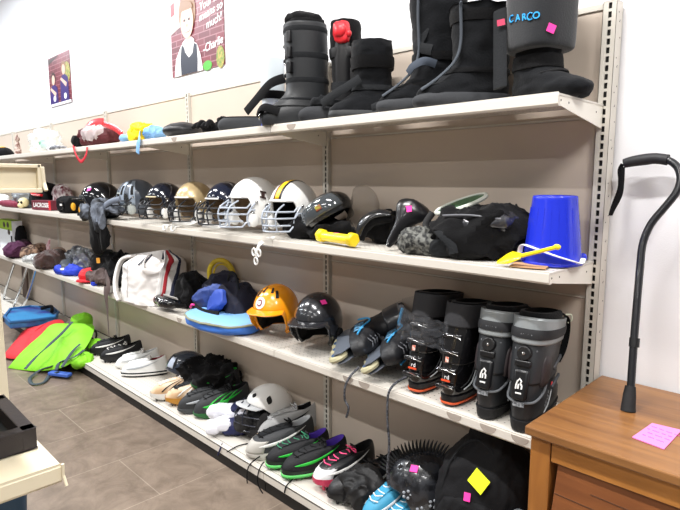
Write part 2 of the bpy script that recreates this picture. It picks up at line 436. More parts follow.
# ------------------------------------------------------------------ cabinet
def wood(name, a, b, rough=.38, axis='X', scale=1):
    m = bpy.data.materials.new(name); m.use_nodes = True
    nt = m.node_tree; N = nt.nodes; L = nt.links; s = N['Principled BSDF']
    tc = N.new('ShaderNodeTexCoord'); mp = N.new('ShaderNodeMapping'); L.new(tc.outputs['Object'], mp.inputs['Vector'])
    sc = {'X': (1.2, 14, 14), 'Z': (14, 14, 1.2)}[axis]; mp.inputs['Scale'].default_value = [x * scale for x in sc]
    n = N.new('ShaderNodeTexNoise'); n.inputs['Scale'].default_value = 2.2; n.inputs['Detail'].default_value = 8; n.inputs['Distortion'].default_value = .8
    L.new(mp.outputs['Vector'], n.inputs['Vector'])
    n2 = N.new('ShaderNodeTexNoise'); n2.inputs['Scale'].default_value = 3.5; n2.inputs['Detail'].default_value = 3; L.new(tc.outputs['Object'], n2.inputs['Vector'])
    mm = N.new('ShaderNodeMix'); mm.data_type = 'FLOAT'; mm.inputs['Factor'].default_value = .45
    L.new(n.outputs['Fac'], mm.inputs['A']); L.new(n2.outputs['Fac'], mm.inputs['B'])
    r = N.new('ShaderNodeValToRGB'); r.color_ramp.elements[0].position = .36; r.color_ramp.elements[1].position = .64
    r.color_ramp.elements[0].color = C(b); r.color_ramp.elements[1].color = C(a)
    L.new(mm.outputs['Result'], r.inputs['Fac']); L.new(r.outputs['Color'], s.inputs['Base Color'])
    s.inputs['Roughness'].default_value = rough; s.inputs['Coat Weight'].default_value = .15
    return m
w_top = wood('wood_top', '#96683a', '#6c4626', .4); w_front = wood('wood_front', '#b4793a', '#8c5826', .35); w_leg = wood('wood_leg', '#ac7236', '#885424', .35, 'Z'); w_dr = wood('wood_drawer', '#86502a', '#6a3d20', .4)
cab = thing('wooden_cabinet', 'orange brown wooden cabinet with a crooked drawer in the right corner', 'cabinet', (.04, -.47, 0))
CW = .95; CDp = .52; ZT = .756
def cb(name, g, m, **k): return g.build(name, m, cab, smooth=False, **k)
g = G()
vs = [(-.012, -.012), (CW, -.012), (CW, CDp - .006), (-.012, CDp - .006)]
g.slab(vs, ZT - .024, ZT); cb('top', g, w_top, bevel=.004)
for x in (.026, CW - .03):
    for y in (.012, CDp - .04):
        cb('leg', G().box((x, y + .012, (ZT - .024) / 2), (.052, .045, ZT - .0245)), w_leg, bevel=.002)
cb('apron', G().box((CW / 2, .012, ZT - .024 - .0275), (CW - .11, .02, .054)), w_front, bevel=.001)
cb('side_panel', G().box((.01, CDp / 2, .40), (.014, CDp - .1, .64)), w_leg)
cb('side_panel', G().box((CW - .02, CDp / 2, .40), (.014, CDp - .1, .64)), w_leg)
cb('back_panel', G().box((CW / 2, CDp - .03, .40), (CW - .06, .01, .64)), w_dr)
cb('bottom_rail', G().box((CW / 2, .02, .1), (CW - .11, .02, .06)), w_front)
dr = G().box((0, 0, -.1), (CW - .13, .02, .2)).box((0, -.0105, -.052), (CW - .3, .002, .002), mi=1).box((0, -.0105, -.085), (CW - .13, .0015, .0025), mi=1).build('drawer', [w_dr, mat('groove_dark', '#4a2a14', .6)], cab, smooth=False, bevel=.0015)
dr.location = (CW / 2 + .005, .022, .672); dr.rotation_euler = (R(-9), R(1.5), 0)
G().box((0, .0, -.1), (CW - .2, .014, .16)).xf((0, .05, 0)).build('drawer_box', w_dr, dr, smooth=False)
k_ = G().cyl((0, -.012, -.12), (0, -.035, -.12), .008, .014); k_.build('knob', w_front, dr)

note = G(); cs = [pz(632, 438, ZT), pz(664, 450, ZT), pz(681.5, 431, ZT), pz(652, 424, ZT)]
note.add([(c.x, c.y, ZT + .0006 + dz) for dz in (0, .002) for c in cs], [(3, 2, 1, 0), (4, 5, 6, 7), (0, 1, 5, 4), (1, 2, 6, 5), (2, 3, 7, 6), (3, 0, 4, 7)])
cen = sum((V((c.x, c.y, 0)) for c in cs), V()) / 4
nt_root = thing('sticky_note', 'bright pink note with faint handwriting lying on the wooden cabinet', 'note', (cen.x, cen.y, ZT))
note.v = [v - V((cen.x, cen.y, ZT)) for v in note.v]
note.build('paper', mat('pink_paper', '#ee82c4', .7), nt_root, smooth=False)
g = G(); rnd = random.Random(3); ex = (V((cs[3].x - cs[0].x, cs[3].y - cs[0].y, 0)).normalized()); ey = V((cs[1].x - cs[0].x, cs[1].y - cs[0].y, 0)).normalized()
for row in range(4):
    x = -.03 + rnd.random() * .01
    while x < .03:
        l = .006 + rnd.random() * .012
        pts = [ey * (x + l * t / 6) + ex * (.035 - row * .022 + .002 * math.sin(t * 2.4 + row)) + V((0, 0, .0028)) for t in range(7)]
        g.tube(pts, .0007, n=4); x += l + .006
g.build('handwriting', mat('ink_magenta', '#d23b96', .7), nt_root)

# ------------------------------------------------------------------ cane
def cp(u, v):
    t = (410 - v) / (410 - 160); return py(u, v, -.193 + t * .20)
base = pz(628, 411, ZT); base_z = ZT
cane = thing('walking_cane', 'black offset-handle walking cane leaning over the wooden cabinet by the wall', 'cane', (base.x, base.y, ZT))
def rel(pts, o): return [V(p) - V(o) for p in pts]
sh = [cp(628.5, 405), cp(631, 385), cp(634, 340), cp(638, 290), cp(640.5, 262), cp(643, 243), cp(651, 224), cp(665, 207), cp(676, 193), cp(680.5, 180), cp(678, 168), cp(670, 161), cp(659, 159)]
path = [sh[0], sh[1], sh[2], sh[3], sh[4]] + smooth_path(sh[4:], 30)[1:]
blk = mat('cane_black_paint', '#1b1c20', .28, coat=.3)
O = cane.location
G().tube(rel(path, O), .0105, n=16).build('shaft', blk, cane)
G().tube(rel([cp(628, 411.5), cp(628.2, 408), cp(629.5, 395), cp(630.5, 386)], O), [.0195, .0185, .0165, .0135], n=20).build('rubber_tip', black_rubber, cane)
G().tube(rel([cp(634, 347), cp(634.7, 338)], O), .0135, n=16).build('lock_collar', black_plastic, cane)
g = G(); gp = [cp(624, 163.5), cp(632, 161.5), cp(645, 159.5), cp(656, 158.5), cp(668, 160)]
g.tube(rel(smooth_path(gp, 16), O), [.0135, .0155, .0165, .0155, .0155], n=16); g.build('grip', mat('cane_grip_foam', '#222226', .55, bump=.15), cane)
sticker(cane, rel([cp(651, 156.2)], O)[0], (-.2, -.6, 1), .02, h=.014)
st_ = [cp(622.5, 164), cp(619.5, 170), cp(620, 180), cp(619, 190), cp(613, 206), cp(610.5, 215), cp(613, 210), cp(620.5, 195), cp(622.5, 180), cp(623, 167)]
G().tube(rel(smooth_path(st_, 40), O), .0016, n=6, flat=(1, 4), up=(.7, -.7, 0)).build('wrist_strap', black_fab, cane)

# ------------------------------------------------------------------ posters
def poster(name, label, cs, brick, Y=.058):
    x0, x1, z0, z1 = cs; w = x1 - x0; h = z1 - z0
    t = thing(name, label, 'poster', (x0, Y, z0), 0)
    m = bpy.data.materials.new(name + '_print'); m.use_nodes = True
    N = m.node_tree.nodes; L = m.node_tree.links; b = N['Principled BSDF']; b.inputs['Roughness'].default_value = .35
    tc = N.new('ShaderNodeTexCoord'); mp = N.new('ShaderNodeMapping'); mp.inputs['Rotation'].default_value = (PI / 2, R(brick), 0)
    L.new(tc.outputs['Object'], mp.inputs['Vector']); br = N.new('ShaderNodeTexBrick'); L.new(mp.outputs['Vector'], br.inputs['Vector'])
    br.inputs['Scale'].default_value = 1; br.inputs['Brick Width'].default_value = .12; br.inputs['Row Height'].default_value = .036; br.inputs['Mortar Size'].default_value = .003
    br.inputs['Color1'].default_value = C('#7a2433'); br.inputs['Color2'].default_value = C('#5f1826'); br.inputs['Mortar'].default_value = C('#9c6a72')
    L.new(br.outputs['Color'], b.inputs['Base Color'])
    G().box((w / 2, -.0015, h / 2), (w, .003, h)).build('sheet', m, t, smooth=False)
    return t, w, h
def flat(parent, name, pts, d, m, w, h, th=.0006):
    n = len(pts); y = -.003 - d * .0007
    g = G().add([(x * w, y, z * h) for x, z in pts] + [(x * w, y - th, z * h) for x, z in pts],
                [tuple(range(n)), tuple(range(2 * n - 1, n - 1, -1))] + [(i, n + i, n + (i + 1) % n, (i + 1) % n) for i in range(n)])
    return g.build(name, m, parent, smooth=False)
def oval(cx, cz, rx, rz, n=20, a0=0, a1=360): return [(cx + rx * math.cos(R(a0 + (a1 - a0) * i / n)), cz + rz * math.sin(R(a0 + (a1 - a0) * i / n))) for i in range(n if a1 - a0 >= 360 else n + 1)]
skin = mat('print_skin', '#e0b7a4', .4); hair = mat('print_hair', '#8a6443', .4); pwhite = mat('print_white', '#f5f5f8', .4); pnavy = mat('print_navy', '#151a2e', .4)
pgrey = mat('print_grey', '#b5aaa6', .4); pgreen = mat('print_green', '#6f8a3c', .4, col2='#b7a456', vscale=60); pdark = mat('print_dark', '#3a2a28', .4); ppurple = mat('print_purple', '#34206e', .4); plip = mat('print_lip', '#c9827a', .4)
P, w, h = poster('charity_poster', 'large poster of a smiling child in a navy jumper before a brick wall', (-2.70, -2.10, 2.03, 2.50), 22)
flat(P, 'stone_ledge', [(0, .55), (.22, .62), (.22, 1), (0, 1)], 1, pgrey, w, h)
flat(P, 'red_sign', [(.02, .78), (.09, .80), (.09, .95), (.02, .93)], 2, mat('print_red', '#9a2f38', .4), w, h)
flat(P, 'shrub', oval(.93, .1, .07, .13), 2, pgreen, w, h); flat(P, 'shrub', oval(.7, .04, .08, .06), 2, mat('print_leaf', '#4fae3a', .4), w, h)
flat(P, 'hair', oval(.35, .76, .165, .25), 3, hair, w, h)
flat(P, 'blouse', [(.06, 0), (.10, .22), (.2, .36), (.28, .42), (.40, .42), (.52, .34), (.58, .2), (.62, 0)], 4, pwhite, w, h)
flat(P, 'jumper', [(.2, 0), (.19, .2), (.22, .36), (.27, .38), (.29, .28), (.36, .2), (.43, .24), (.47, .36), (.52, .33), (.53, .15), (.52, 0)], 5, pnavy, w, h)
flat(P, 'neck', [(.3, .44), (.31, .36), (.36, .31), (.4, .36), (.41, .46)], 6, skin, w, h)
flat(P, 'collar', [(.24, .40), (.31, .44), (.36, .32), (.30, .30)], 7, pwhite, w, h); flat(P, 'collar', [(.42, .45), (.48, .40), (.43, .30), (.37, .32)], 7, pwhite, w, h)
flat(P, 'face', oval(.35, .65, .125, .21), 8, skin, w, h)
flat(P, 'hair_fringe', oval(.35, .77, .125, .13, a0=10, a1=170), 9, hair, w, h)
for x in (.305, .395): flat(P, 'eye', oval(x, .67, .022, .016), 9, pdark, w, h)
flat(P, 'mouth', oval(.355, .545, .055, .032, a0=180, a1=360), 9, plip, w, h); flat(P, 'teeth', oval(.355, .543, .042, .016, a0=180, a1=360), 10, pwhite, w, h)
flat(P, 'nose', oval(.352, .60, .014, .02), 9, mat('print_skin_shade', '#c48f7c', .4), w, h)
for i, (s, z, x) in enumerate((('Your help', .79, .80), ('means so', .665, .78), ('much!', .54, .83), ('-Charlie', .27, .8))):
    text_part('lettering', s, .066, pwhite, P, (x * w, -.0045, z * h), (PI / 2, R(-7), 0), shear=.25, bold=.0006)
P, w, h = poster('charity_poster', 'small poster of two people in purple on the wall at left', (-5.0, -4.46, 2.055, 2.49), 0)
flat(P, 'foliage', oval(.85, .6, .15, .2), 1, pgreen, w, h); flat(P, 'lettering_band', [(.02, .86), (.5, .97), (.5, .99), (.02, .97)], 2, pdark, w, h)
for x, z, hc in ((.22, .56, pdark), (.72, .7, hair)):
    flat(P, 'hair', oval(x, z, .11, .13), 3, hc, w, h); flat(P, 'face', oval(x, z - .03, .075, .1), 4, skin, w, h)
    flat(P, 'top', [(x - .2, .05), (x - .17, z - .2), (x - .06, z - .13), (x + .06, z - .13), (x + .17, z - .2), (x + .19, .05)], 3, ppurple, w, h)
    flat(P, 'arm', [(x - .17, z - .2), (x - .12, z - .17), (x + .12, z - .3), (x + .08, z - .38)], 5, skin, w, h); flat(P, 'emblem', oval(x + .03, .15, .06, .06), 6, pwhite, w, h)
flat(P, 'lower_margin', [(0, 0), (1, 0), (1, .05), (0, .05)], 7, pwhite, w, h)

# ------------------------------------------------------------------ generators for the goods
def hsurf(rx, ry, rz, cz, elm, s0=0):
    def f(az, s, off=0):
        lo = elm(az); el = R(90 - (90 - lo) * s); c = math.cos(el)
        if el < 0: c = c ** .55
        q = V((math.sin(az) * c * (rx + off), -math.cos(az) * c * (ry + off), math.sin(el) * (rz + off) + cz)); return q
    return f
def hshell(f, name, mats, parent, th=.012, nu=72, nv=26, **k):
    g = G().grid(lambda u, v: f(2 * PI * u, v if v > 0 else .004), nu, nv, closed=True)
    return g.build(name, mats, parent, solid=th, smat=1, ang=60, **k)
def patch(f, name, m, parent, a0, a1, s0, s1, off=.0015, nu=12, nv=8, label=None, th=.001):
    g = G(); A0 = a0 if callable(a0) else (lambda s: a0); A1 = a1 if callable(a1) else (lambda s: a1)
    def fn(u, v):
        s = s0 + (s1 - s0) * v; a = A0(s) + (A1(s) - A0(s)) * u; return f(R(a), s, off)
    g.grid(fn, nu, nv); return g.build(name, m, parent, solid=th, soff=1, label=label)
def absaz(az):
    a = math.degrees(az) % 360; return a if a <= 180 else 360 - a

def football_helmet(label, loc, rz, shell, maskm, inner=tan_foam, stripe=None, brow=None, sc=1, rx=0, ry=0, group='football helmets on the second shelf', jaw=white_plastic, chin=None, mark=None):
    t = thing('football_helmet', label, 'helmet', loc, rz, group, rx=rx, ry=ry, sc=sc)
    def elm(az):
        a = absaz(az)
        front = 12; jawv = -60; back = -46
        v = front + (jawv - front) * sst(46, 66, a); return v + (back - jawv) * sst(105, 140, a)
    f = hsurf(.108, .132, .125, .145, elm)
    sh_ = hshell(f, 'shell', [shell, inner], t, th=.016)
    # facemask
    g = G()
    def mp(a, z, ext): return V((math.sin(R(a)) * .112 * (1 + .0), -math.cos(R(a)) * (.132 + ext) - .0, z))
    for z, ext, am, am2 in ((.125, .055, 62, 62), (.095, .07, 66, 66), (.035, .058, 58, 58)):
        g.tube([mp(a, z + (.02 if abs(a) > am * .85 else 0), ext * math.cos(R(a) * .9)) for a in range(-am, am + 1, 6)], .0042, n=8)
    g.tube([mp(a, .062, .062 * math.cos(R(a) * .9)) for a in range(-50, 51, 6)], .0042, n=8)
    for a in (-22, 22):
        g.tube(smooth_path([mp(a, .158, .0), mp(a, .13, .05), mp(a, .095, .066), mp(a, .06, .060), mp(a, .034, .054)], 14), .0042, n=8)
    for a in (-60, 60):
        g.tube(smooth_path([mp(a, .145, .0), mp(a * .9, .11, .03), mp(a * .85, .07, .035), mp(a * .9, .036, .028)], 12), .0042, n=8)
    g.build('face_mask', maskm, t)
    for sx in (-1, 1):
        g = G().cyl((sx * .101, 0, .125), (sx * .1125, 0, .125), .017, n=20); g.build('ear_hole', foam_dark, sh_)
        g = G().lump((sx * .084, -.066, .068), (.014, .026, .034), seed=3 + sx, amp=.003, freq=15, n=24, m=16); g.build('jaw_pad', jaw, t)
        for y_, z_ in ((-.06, .15), (-.072, .10)): 
            G().ell((sx * .103 * (1 - .12 * (y_ < -.07)), y_, z_), (.006, .008, .008), n=12, m=8).build('snap', chrome, sh_)
    patch(f, 'brow_bumper', brow or jaw, t, -32, 32, .955, 1.0, off=.004)
    if stripe:
        for m_, w0 in stripe: 
            def zz(c, hw):
                # stripe over the crown, front to back, as a band of constant width
                g = G()
                def fn(u, v):
                    th = R(18) + (PI - R(18) + R(20)) * v; y = -math.cos(th); z = math.sin(th); x = c + (u - .5) * 2 * hw
                    k = math.sqrt(max(0, 1 - (x / .108) ** 2)); return V((x, y * .1335 * k, .145 + z * .1265 * k))
                g.grid(fn, 4, 30); return g
            o = zz(w0[0], w0[1]).build('crown_stripe', m_, t, solid=.0008, soff=1)
    if mark:
        for sx in (-1, 1):
            g = G().box((0, 0, 0), (.002, .018, .034)).box((0, .0, .014), (.002, .034, .009)).box((0, 0, -.014), (.002, .034, .009)); o = g.build('side_emblem', mark, t, smooth=False)
            o.location = (sx * .1065, -.025, .185); o.rotation_euler = (R(-14), -sx * R(18), 0)
    if chin:
        G().tube(smooth_path([V((-.1, -.04, .05)), V((-.07, -.12, .025)), V((0, -.165, .03)), V((.07, -.12, .025)), V((.1, -.04, .05))], 20), .008, n=8, flat=(.3, 1.6), up=(0, -1, .3)).build('chin_strap', chin, t)
    return t

def batting_helmet(label, loc, rz, shell, inner=foam_dark, sc=1, vents=True, group='batting helmets on the third shelf'):
    t = thing('batting_helmet', label, 'helmet', loc, rz, group, sc=sc)
    def elm(az):
        a = absaz(az)
        v = 8 + (-60 - 8) * sst(52, 72, a); return v + (-52 + 60) * sst(112, 135, a)
    f = hsurf(.104, .122, .122, .13, elm); sh_ = hshell(f, 'shell', [shell, inner], t, th=.012)
    def brim(u, v):
        a = R(-66 + 132 * u); p = f(a, 1, .001); k = math.cos(a * 90 / 66) ** .6 if abs(math.degrees(a)) < 65.9 else 0
        d = V((math.sin(a) * .35, -1, -.12)); q = p + d * (.060 * k * v); q.z -= .010 * v * abs(math.sin(a)) ; return q
    G().grid(brim, 28, 8).build('brim', [shell, inner], t, solid=.006, soff=0)
    for sx in (-1, 1):
        G().cyl((sx * .098, .005, .085), (sx * .1085, .005, .085), .019, n=20).build('ear_hole', foam_dark, sh_)
        G().lump((sx * .083, .0, .075), (.014, .038, .042), seed=5 + sx, amp=.003, freq=30, n=24, m=16).build('ear_pad', inner, t)
    if vents:
        for a in (-38, 38, -20, 20, 150, 210):
            patch(f, 'vent', foam_dark, sh_, a - 5, a + 5, .42 if abs(a) > 30 else .30, .66 if abs(a) > 30 else .50, off=.0012)
    return t, f

def foot_outline(L, Wd, n=56, heel=.62):
    out = []
    for i in range(n):
        a = 2 * PI * i / n; s = math.sin(a); y = L / 2 * s * 1.0
        t = (s + 1) / 2          # 0 toe (-Y) .. 1 heel
        w = Wd / 2 * (1.0 - .14 * sst(.35, .6, t) - .18 * sst(.6, .95, t))
        x = w * sgp(math.cos(a), .72) + .006 * (1 - t)
        out.append((x, y))
    return out
def shoe(label, loc, rz, upper, sole, lining=black_fab, lace=black_fab, swoosh=None, stripes=None, L=.285, Wd=.1, group='shoes along the base shelf', rx=0, ry=0, studs=None, name='athletic_shoe', cat='shoe', high=0, toe=None, sc=1, mid=None, tongue=None, lift=0):
    t = thing(name, label, cat, loc, rz, group, rx=rx, ry=ry, sc=sc)
    n = 56; fo = foot_outline(L, Wd, n); sh = .026 + lift
    def cz(a): s = math.sin(a); return sh + .064 + high + .026 * (s * .5 + .5) + .010 * abs(s)
    def surf(u, tt, off=0):
        a = 2 * PI * u; i = u * n; i0 = int(i) % n; fr = i - int(i)
        fx = fo[i0][0] * (1 - fr) + fo[(i0 + 1) % n][0] * fr; fy = fo[i0][1] * (1 - fr) + fo[(i0 + 1) % n][1] * fr
        cx = .026 * math.cos(a); cy = L * .29 + L * .15 * math.sin(a)
        e = tt ** 1.9; s = math.sin(a); front = max(0, -s)
        zz = sh + (cz(a) - sh) * ((1 - (1 - tt) ** 2) * (1 - .12 * front) + tt * .12 * front)
        bul = 1 + .06 * math.sin(PI * min(1, tt * 1.6)) 
        p = V(((fx * bul) * (1 - e) + cx * e, fy * (1 - e) + cy * e, zz))
        if off:
            q = V((p.x, (p.y - cy) * .5, .03)).normalized(); p += q * off
        return p
    def full(u, v):
        if v <= .7: return surf(u, v / .7)
        k = (v - .7) / .3; a = surf(u, 1); c = V((0, L * .26, 0)); 
        return V((a.x + (c.x - a.x) * .25 * k ** .5, a.y + (c.y - a.y) * .18 * k ** .5, a.z - (a.z - sh - .008) * k ** 1.1 + .003 * math.sin(PI * k)))
    g = G().grid(lambda u, v: full(u, v), n, 22, closed=True, cap1=True)
    for i in range(len(g.f)):
        if i // n >= 15: g.m[i] = 1
    g.build('upper', [upper, lining], t, ang=70)
    so = G(); o2 = [(x * 1.05, y * 1.025) for x, y in fo]
    prof = [(0, .94), (.004, .98), (.5 * sh, 1.0), (sh * .9, 1.0), (sh + .004, .97), (sh + .004, .9)]
    vs = []; 
    for z, k in prof:
        for x, y in o2:
            spring = .016 * sst(.3, .5, -y / L) + .004 * sst(.35, .5, y / L)
            vs.append((x * k, y * (1 - (1 - k) * .4), lift + (z - 0) * (1 if lift == 0 else 1) + spring * (1 - z / (sh + .01)) if z < sh else z + lift * 0))
    vs = [(a, b, max(c, lift * .9)) for a, b, c in vs]
    m = len(prof); fs = [(j * n + k, j * n + (k + 1) % n, (j + 1) * n + (k + 1) % n, (j + 1) * n + k) for j in range(m - 1) for k in range(n)] + [tuple(range(n - 1, -1, -1)), tuple(range((m - 1) * n, m * n))]
    so.add(vs, fs); soo = so.build('sole', sole, t)
    if mid:
        mg = G(); vs = [(x * 1.004, y * 1.002, z) for z in (sh * .45, sh * .8) for x, y in o2]
        mg.add(vs, [(k, (k + 1) % n, n + (k + 1) % n, n + k) for k in range(n)]); mg.build('midsole_band', mid, t, solid=.001, soff=1)
    # tongue and laces
    tg = G(); ctr = [surf(.75, x, .003) for x in (.5, .7, .88, 1.0)]; top = ctr[-1] + V((0, -.004, .022)); ctr.append(top)
    tg.tube(smooth_path(ctr, 12), [.016, .02, .022, .022, .018], n=12, flat=(.22, 1.1), up=(0, -.3, 1)); tg.build('tongue', tongue or upper, t)
    lg = G()
    for k in range(5):
        tt = .52 + k * .1; d = .075 - .004 * k
        a = surf(.75 - d, tt, .006); b = surf(.75 + d, tt + (.05 if k % 2 else -.0), .006); c = surf(.75, tt + .02, .0095)
        lg.tube(smooth_path([a, c, b], 7), .0026, n=6)
    a = surf(.75, .98, .012); 
    for sx in (-1, 1): lg.tube(smooth_path([a, a + V((sx * .02, -.012, .008)), a + V((sx * .034, .0, -.004)), a + V((sx * .012, .008, .0)), a], 12), .0024, n=6)
    lg.build('laces', lace, t)
    if swoosh:
        for side in (0, .5):
            def sw(u, v, side=side):
                x = u; th = .15 * (math.sin(PI * min(1, x * 1.0)) ** .8) * (1 - .55 * x) + .01
                mid_t = .22 + .34 * x ** 1.8; uu = -.14 + .25 * x
                U = uu if side == 0 else .5 - uu
                return surf(U % 1, min(1, max(.02, mid_t + (v - .5) * th)), .0028)
            G().grid(sw, 16, 3).build('side_flash', swoosh, t, solid=.0008, soff=1)
    if stripes:
        for side in (0, .5):
            for k in range(3):
                def sw(u, v, side=side, k=k):
                    uu = -.10 + .05 * k + .045 * v + .016 * (u - .5); U = uu if side == 0 else .5 - uu
                    return surf(U % 1, .15 + .6 * v, .0026)
                G().grid(sw, 2, 8).build('side_stripe', stripes, t, solid=.0008, soff=1)
    if toe:
        def tp(u, v): return surf(.75 + (u - .5) * .3, .02 + .36 * v, .0018)
        G().grid(tp, 14, 6).build('toe_cap', toe, t, solid=.0008, soff=1)
    if studs:
        for y, ws in ((-.11, .022), (-.07, .034), (-.03, .03), (.08, .024), (.115, .022)):
            for sx in (-1, 1): G().cyl((sx * ws, y, 0), (sx * ws, y, lift + .006), .0045, .008, n=10).build('stud', studs, soo)
    return t

def strap_path(parent, name, m, pts, r, flat=(.25, 1), up=(0, -1, 0), label=None, n=24):
    o = V(parent.location); q = parent.rotation_euler.to_matrix().inverted()
    return G().tube(smooth_path([q @ (V(p) - o) for p in pts], n), r, n=8, flat=flat, up=q @ V(up)).build(name, m, parent, label=label)

def walking_boot(label, loc, rz, prof, shellm, parts, soles=(.0, .03), mat_sole=char_plastic, group='support boots on the top shelf', p=2.4, tags=(), top_in=.012, sole_prof=None, sc=1, name='orthopedic_boot'):
    t = thing(name, label, 'boot', loc, rz, group, sc=sc)
    G().stack(prof, n=64, m=50, inner=top_in, cap1=False, p=p).crinkle(.004, 32, len(label)).build('shaft', shellm, t, ang=60)
    sp = sole_prof or [(0, prof[0][1] + .004, prof[0][2] + .004, prof[0][3] + .004), (.012, prof[0][1] + .012, prof[0][2] + .008, prof[0][3] + .009), (.03, prof[0][1] + .008, prof[0][2] + .006, prof[0][3] + .006)]
    G().stack(sp, n=40, m=6, p=p).build('sole', mat_sole, t)
    for nm, t0, t1, off, m_ in parts: G().band(prof, t0, t1, off=off, p=p, n=40).build(nm, m_, t)
    for lc, nn, s_ in tags: sticker(t, lc, nn, s_)
    return t

def lumpy(name, label, cat, loc, rz, r, mt, seed, amp=.018, freq=11, p=2.4, group=None, part=None, rx=0, ry=0, floor=0, cz=None, **k):
    t = thing(name, label, cat, loc, rz, group, rx=rx, ry=ry)
    G().lump((0, 0, r[2] * .92 if cz is None else cz), r, seed=seed, amp=amp, freq=freq, p=p, floor=floor, **k).build(part or 'body', mt, t, ang=60)
    return t

Z1, Z2, Z3, ZB = 1.6095, 1.1316, .6431, .0985
GT = 'support boots on the top shelf'
# =================================================================== TOP SHELF
# tall panelled walking brace
q = py(304, 108, -.17)
def straps(t, prof, lst, m=black_fab):
    for a, b in lst: G().band(prof, a, b, off=.005).build('strap', m, t)
prof = [(0, .17, .10, .052), (.03, .175, .11, .06), (.06, .16, .11, .062), (.095, .11, .105, .06), (.14, .07, .10, .062), (.22, .066, .095, .068), (.31, .07, .095, .074), (.40, .075, .09, .078), (.425, .072, .088, .076)]
A = walking_boot('tall charcoal walking brace with slotted hard panels and a pink tag', (q.x, -.17, Z1), -28, prof, black_fab, [], mat_sole=char_plastic)
g = G().stack([(z, F + .006, B + .004, w + .006) for z, F, B, w in prof], n=40, m=30, z0=.30, z1=.9, cap0=False, cap1=False); g.build('hard_panel', char_plastic, A, solid=.005, soff=0, ang=50)
g = G().stack([(0, .178, .114, .062), (.03, .182, .118, .067), (.055, .165, .118, .068), (.075, .13, .112, .066)], n=40, m=10, cap1=False); g.build('foot_shell', char_plastic, A, solid=.004, soff=0)
for z in (.36, .30, .24, .17): G().band(prof, z / .425 * .98, z / .425 * .98 + .03, off=.009).build('strap', char_fab, A)
for z in (.33, .27, .21):
    G().box((-.035, -.072, z), (.028, .012, .014)).build('slot', foam_dark, A, bevel=.004)
    G().box((.05, -.07, z + .02), (.022, .02, .045), rot=(0, 0, .6)).build('buckle', black_plastic, A, bevel=.003)
for x, z in ((0, .30), (0, .25), (0, .36)): G().ell((x, -.079, z), (.004, .004, .004), n=8, m=6).build('rivet', chrome, A)
G().tube(smooth_path([V((-.06, -.12, .06)), V((-.02, -.19, .05)), V((.03, -.18, .07)), V((.06, -.12, .05))], 16), .016, n=8, flat=(.35, 1.2), up=(0, -1, .5)).build('toe_strap', black_fab, A)
g = G(); g.tube([V((.0 + .014 * math.cos(a * PI / 8), -.192, .034 + .012 * math.sin(a * PI / 8))) for a in range(16)], .0028, n=6, closed=True); g.build('ring', chrome, A)
sticker(A, (.058, -.062, .375), (.7, -.7, 0), .024)
G().lump((0, .0, .43), (.07, .08, .03), seed=2, amp=.006, freq=14, floor=None).build('padded_rim', black_fab, A)

# frosted brace liner behind it
q = py(272, 105, -.10)
t = thing('leg_brace', 'frosted white leg brace with a black strap behind the tall charcoal brace', 'brace', (q.x, -.09, Z1), -20, GT)
pr = [(0, .05, .05, .042), (.1, .052, .05, .045), (.2, .058, .052, .05), (.33, .062, .055, .055)]
G().stack(pr, n=32, m=16, inner=.004, cap1=False).build('shell', mat('frosted_plastic', '#dfe8ee', .35, alpha=.75), t)
G().band(pr, .5, .62, off=.006, th=.003).build('strap', black_fab, t); G().box((-.055, -.03, .185), (.03, .02, .03)).build('buckle', black_plastic, t, bevel=.003)
strap_path(t, 'loose_strap', black_fab, [py(285, 78, -.12), py(270, 84, -.17), py(256, 100, -.2), py(246, 112, -.22)], .024, flat=(.2, 1))
# blue cushion
q = py(276, 105, -.16)
t = thing('foam_pad', 'bright blue foam pad tucked beside the charcoal brace', 'pad', (q.x - .05, -.135, Z1), -25)
G().stack([(0, .06, .05, .055), (.03, .055, .045, .055), (.075, .03, .03, .04), (.09, .02, .02, .03)], n=28, m=12, p=3).build('body', mat('royal_blue_foam', '#2a3fb4', .6), t)
# grey sole lying flat, left of brace
q = py(248, 124, -.19)
t = thing('boot_sole', 'dark grey rocker sole of a boot lying left of the tall brace', 'sole', (q.x, -.19, Z1), -52)
G().stack([(0, .13, .1, .045), (.02, .145, .11, .053), (.045, .14, .10, .053), (.06, .12, .09, .048)], n=36, m=12, p=2.6).build('body', mat('dark_grey_rubber', '#2a2c30', .75, bump=.3), t)
G().stack([(.05, .12, .08, .042), (.066, .115, .078, .042)], n=36, m=3, p=2.6).build('insole', black_fab, t)

# brace with red kneecap
q = py(346, 104, -.11)
prof = [(0, .12, .09, .05), (.04, .12, .09, .055), (.08, .08, .085, .052), (.13, .055, .07, .05), (.22, .05, .06, .055), (.32, .05, .06, .062), (.385, .05, .058, .06), (.40, .045, .05, .05)]
B = walking_boot('tall narrow black brace with a red kneecap, second boot from the left', (q.x + .005, -.12, Z1), 30, prof, black_fab, [('strap', .42, .48, .005, char_fab), ('strap', .62, .67, .005, black_plastic)])
rp = G().lump((0, -.055, .345), (.036, .018, .042), seed=1, amp=.004, freq=20, p=2.6, n=36, m=22)
rp.lump((-.004, -.068, .348), (.022, .012, .024), seed=4, amp=.002, freq=20, n=28, m=16); rp.ell((.032, -.066, .335), (.011, .01, .013)); rp.build('kneecap', red_pl, B)
G().stack([(.15, .056, .04, .04), (.25, .058, .03, .042), (.31, .056, .03, .04)], n=28, m=8).build('shin_plate', black_plastic, B)

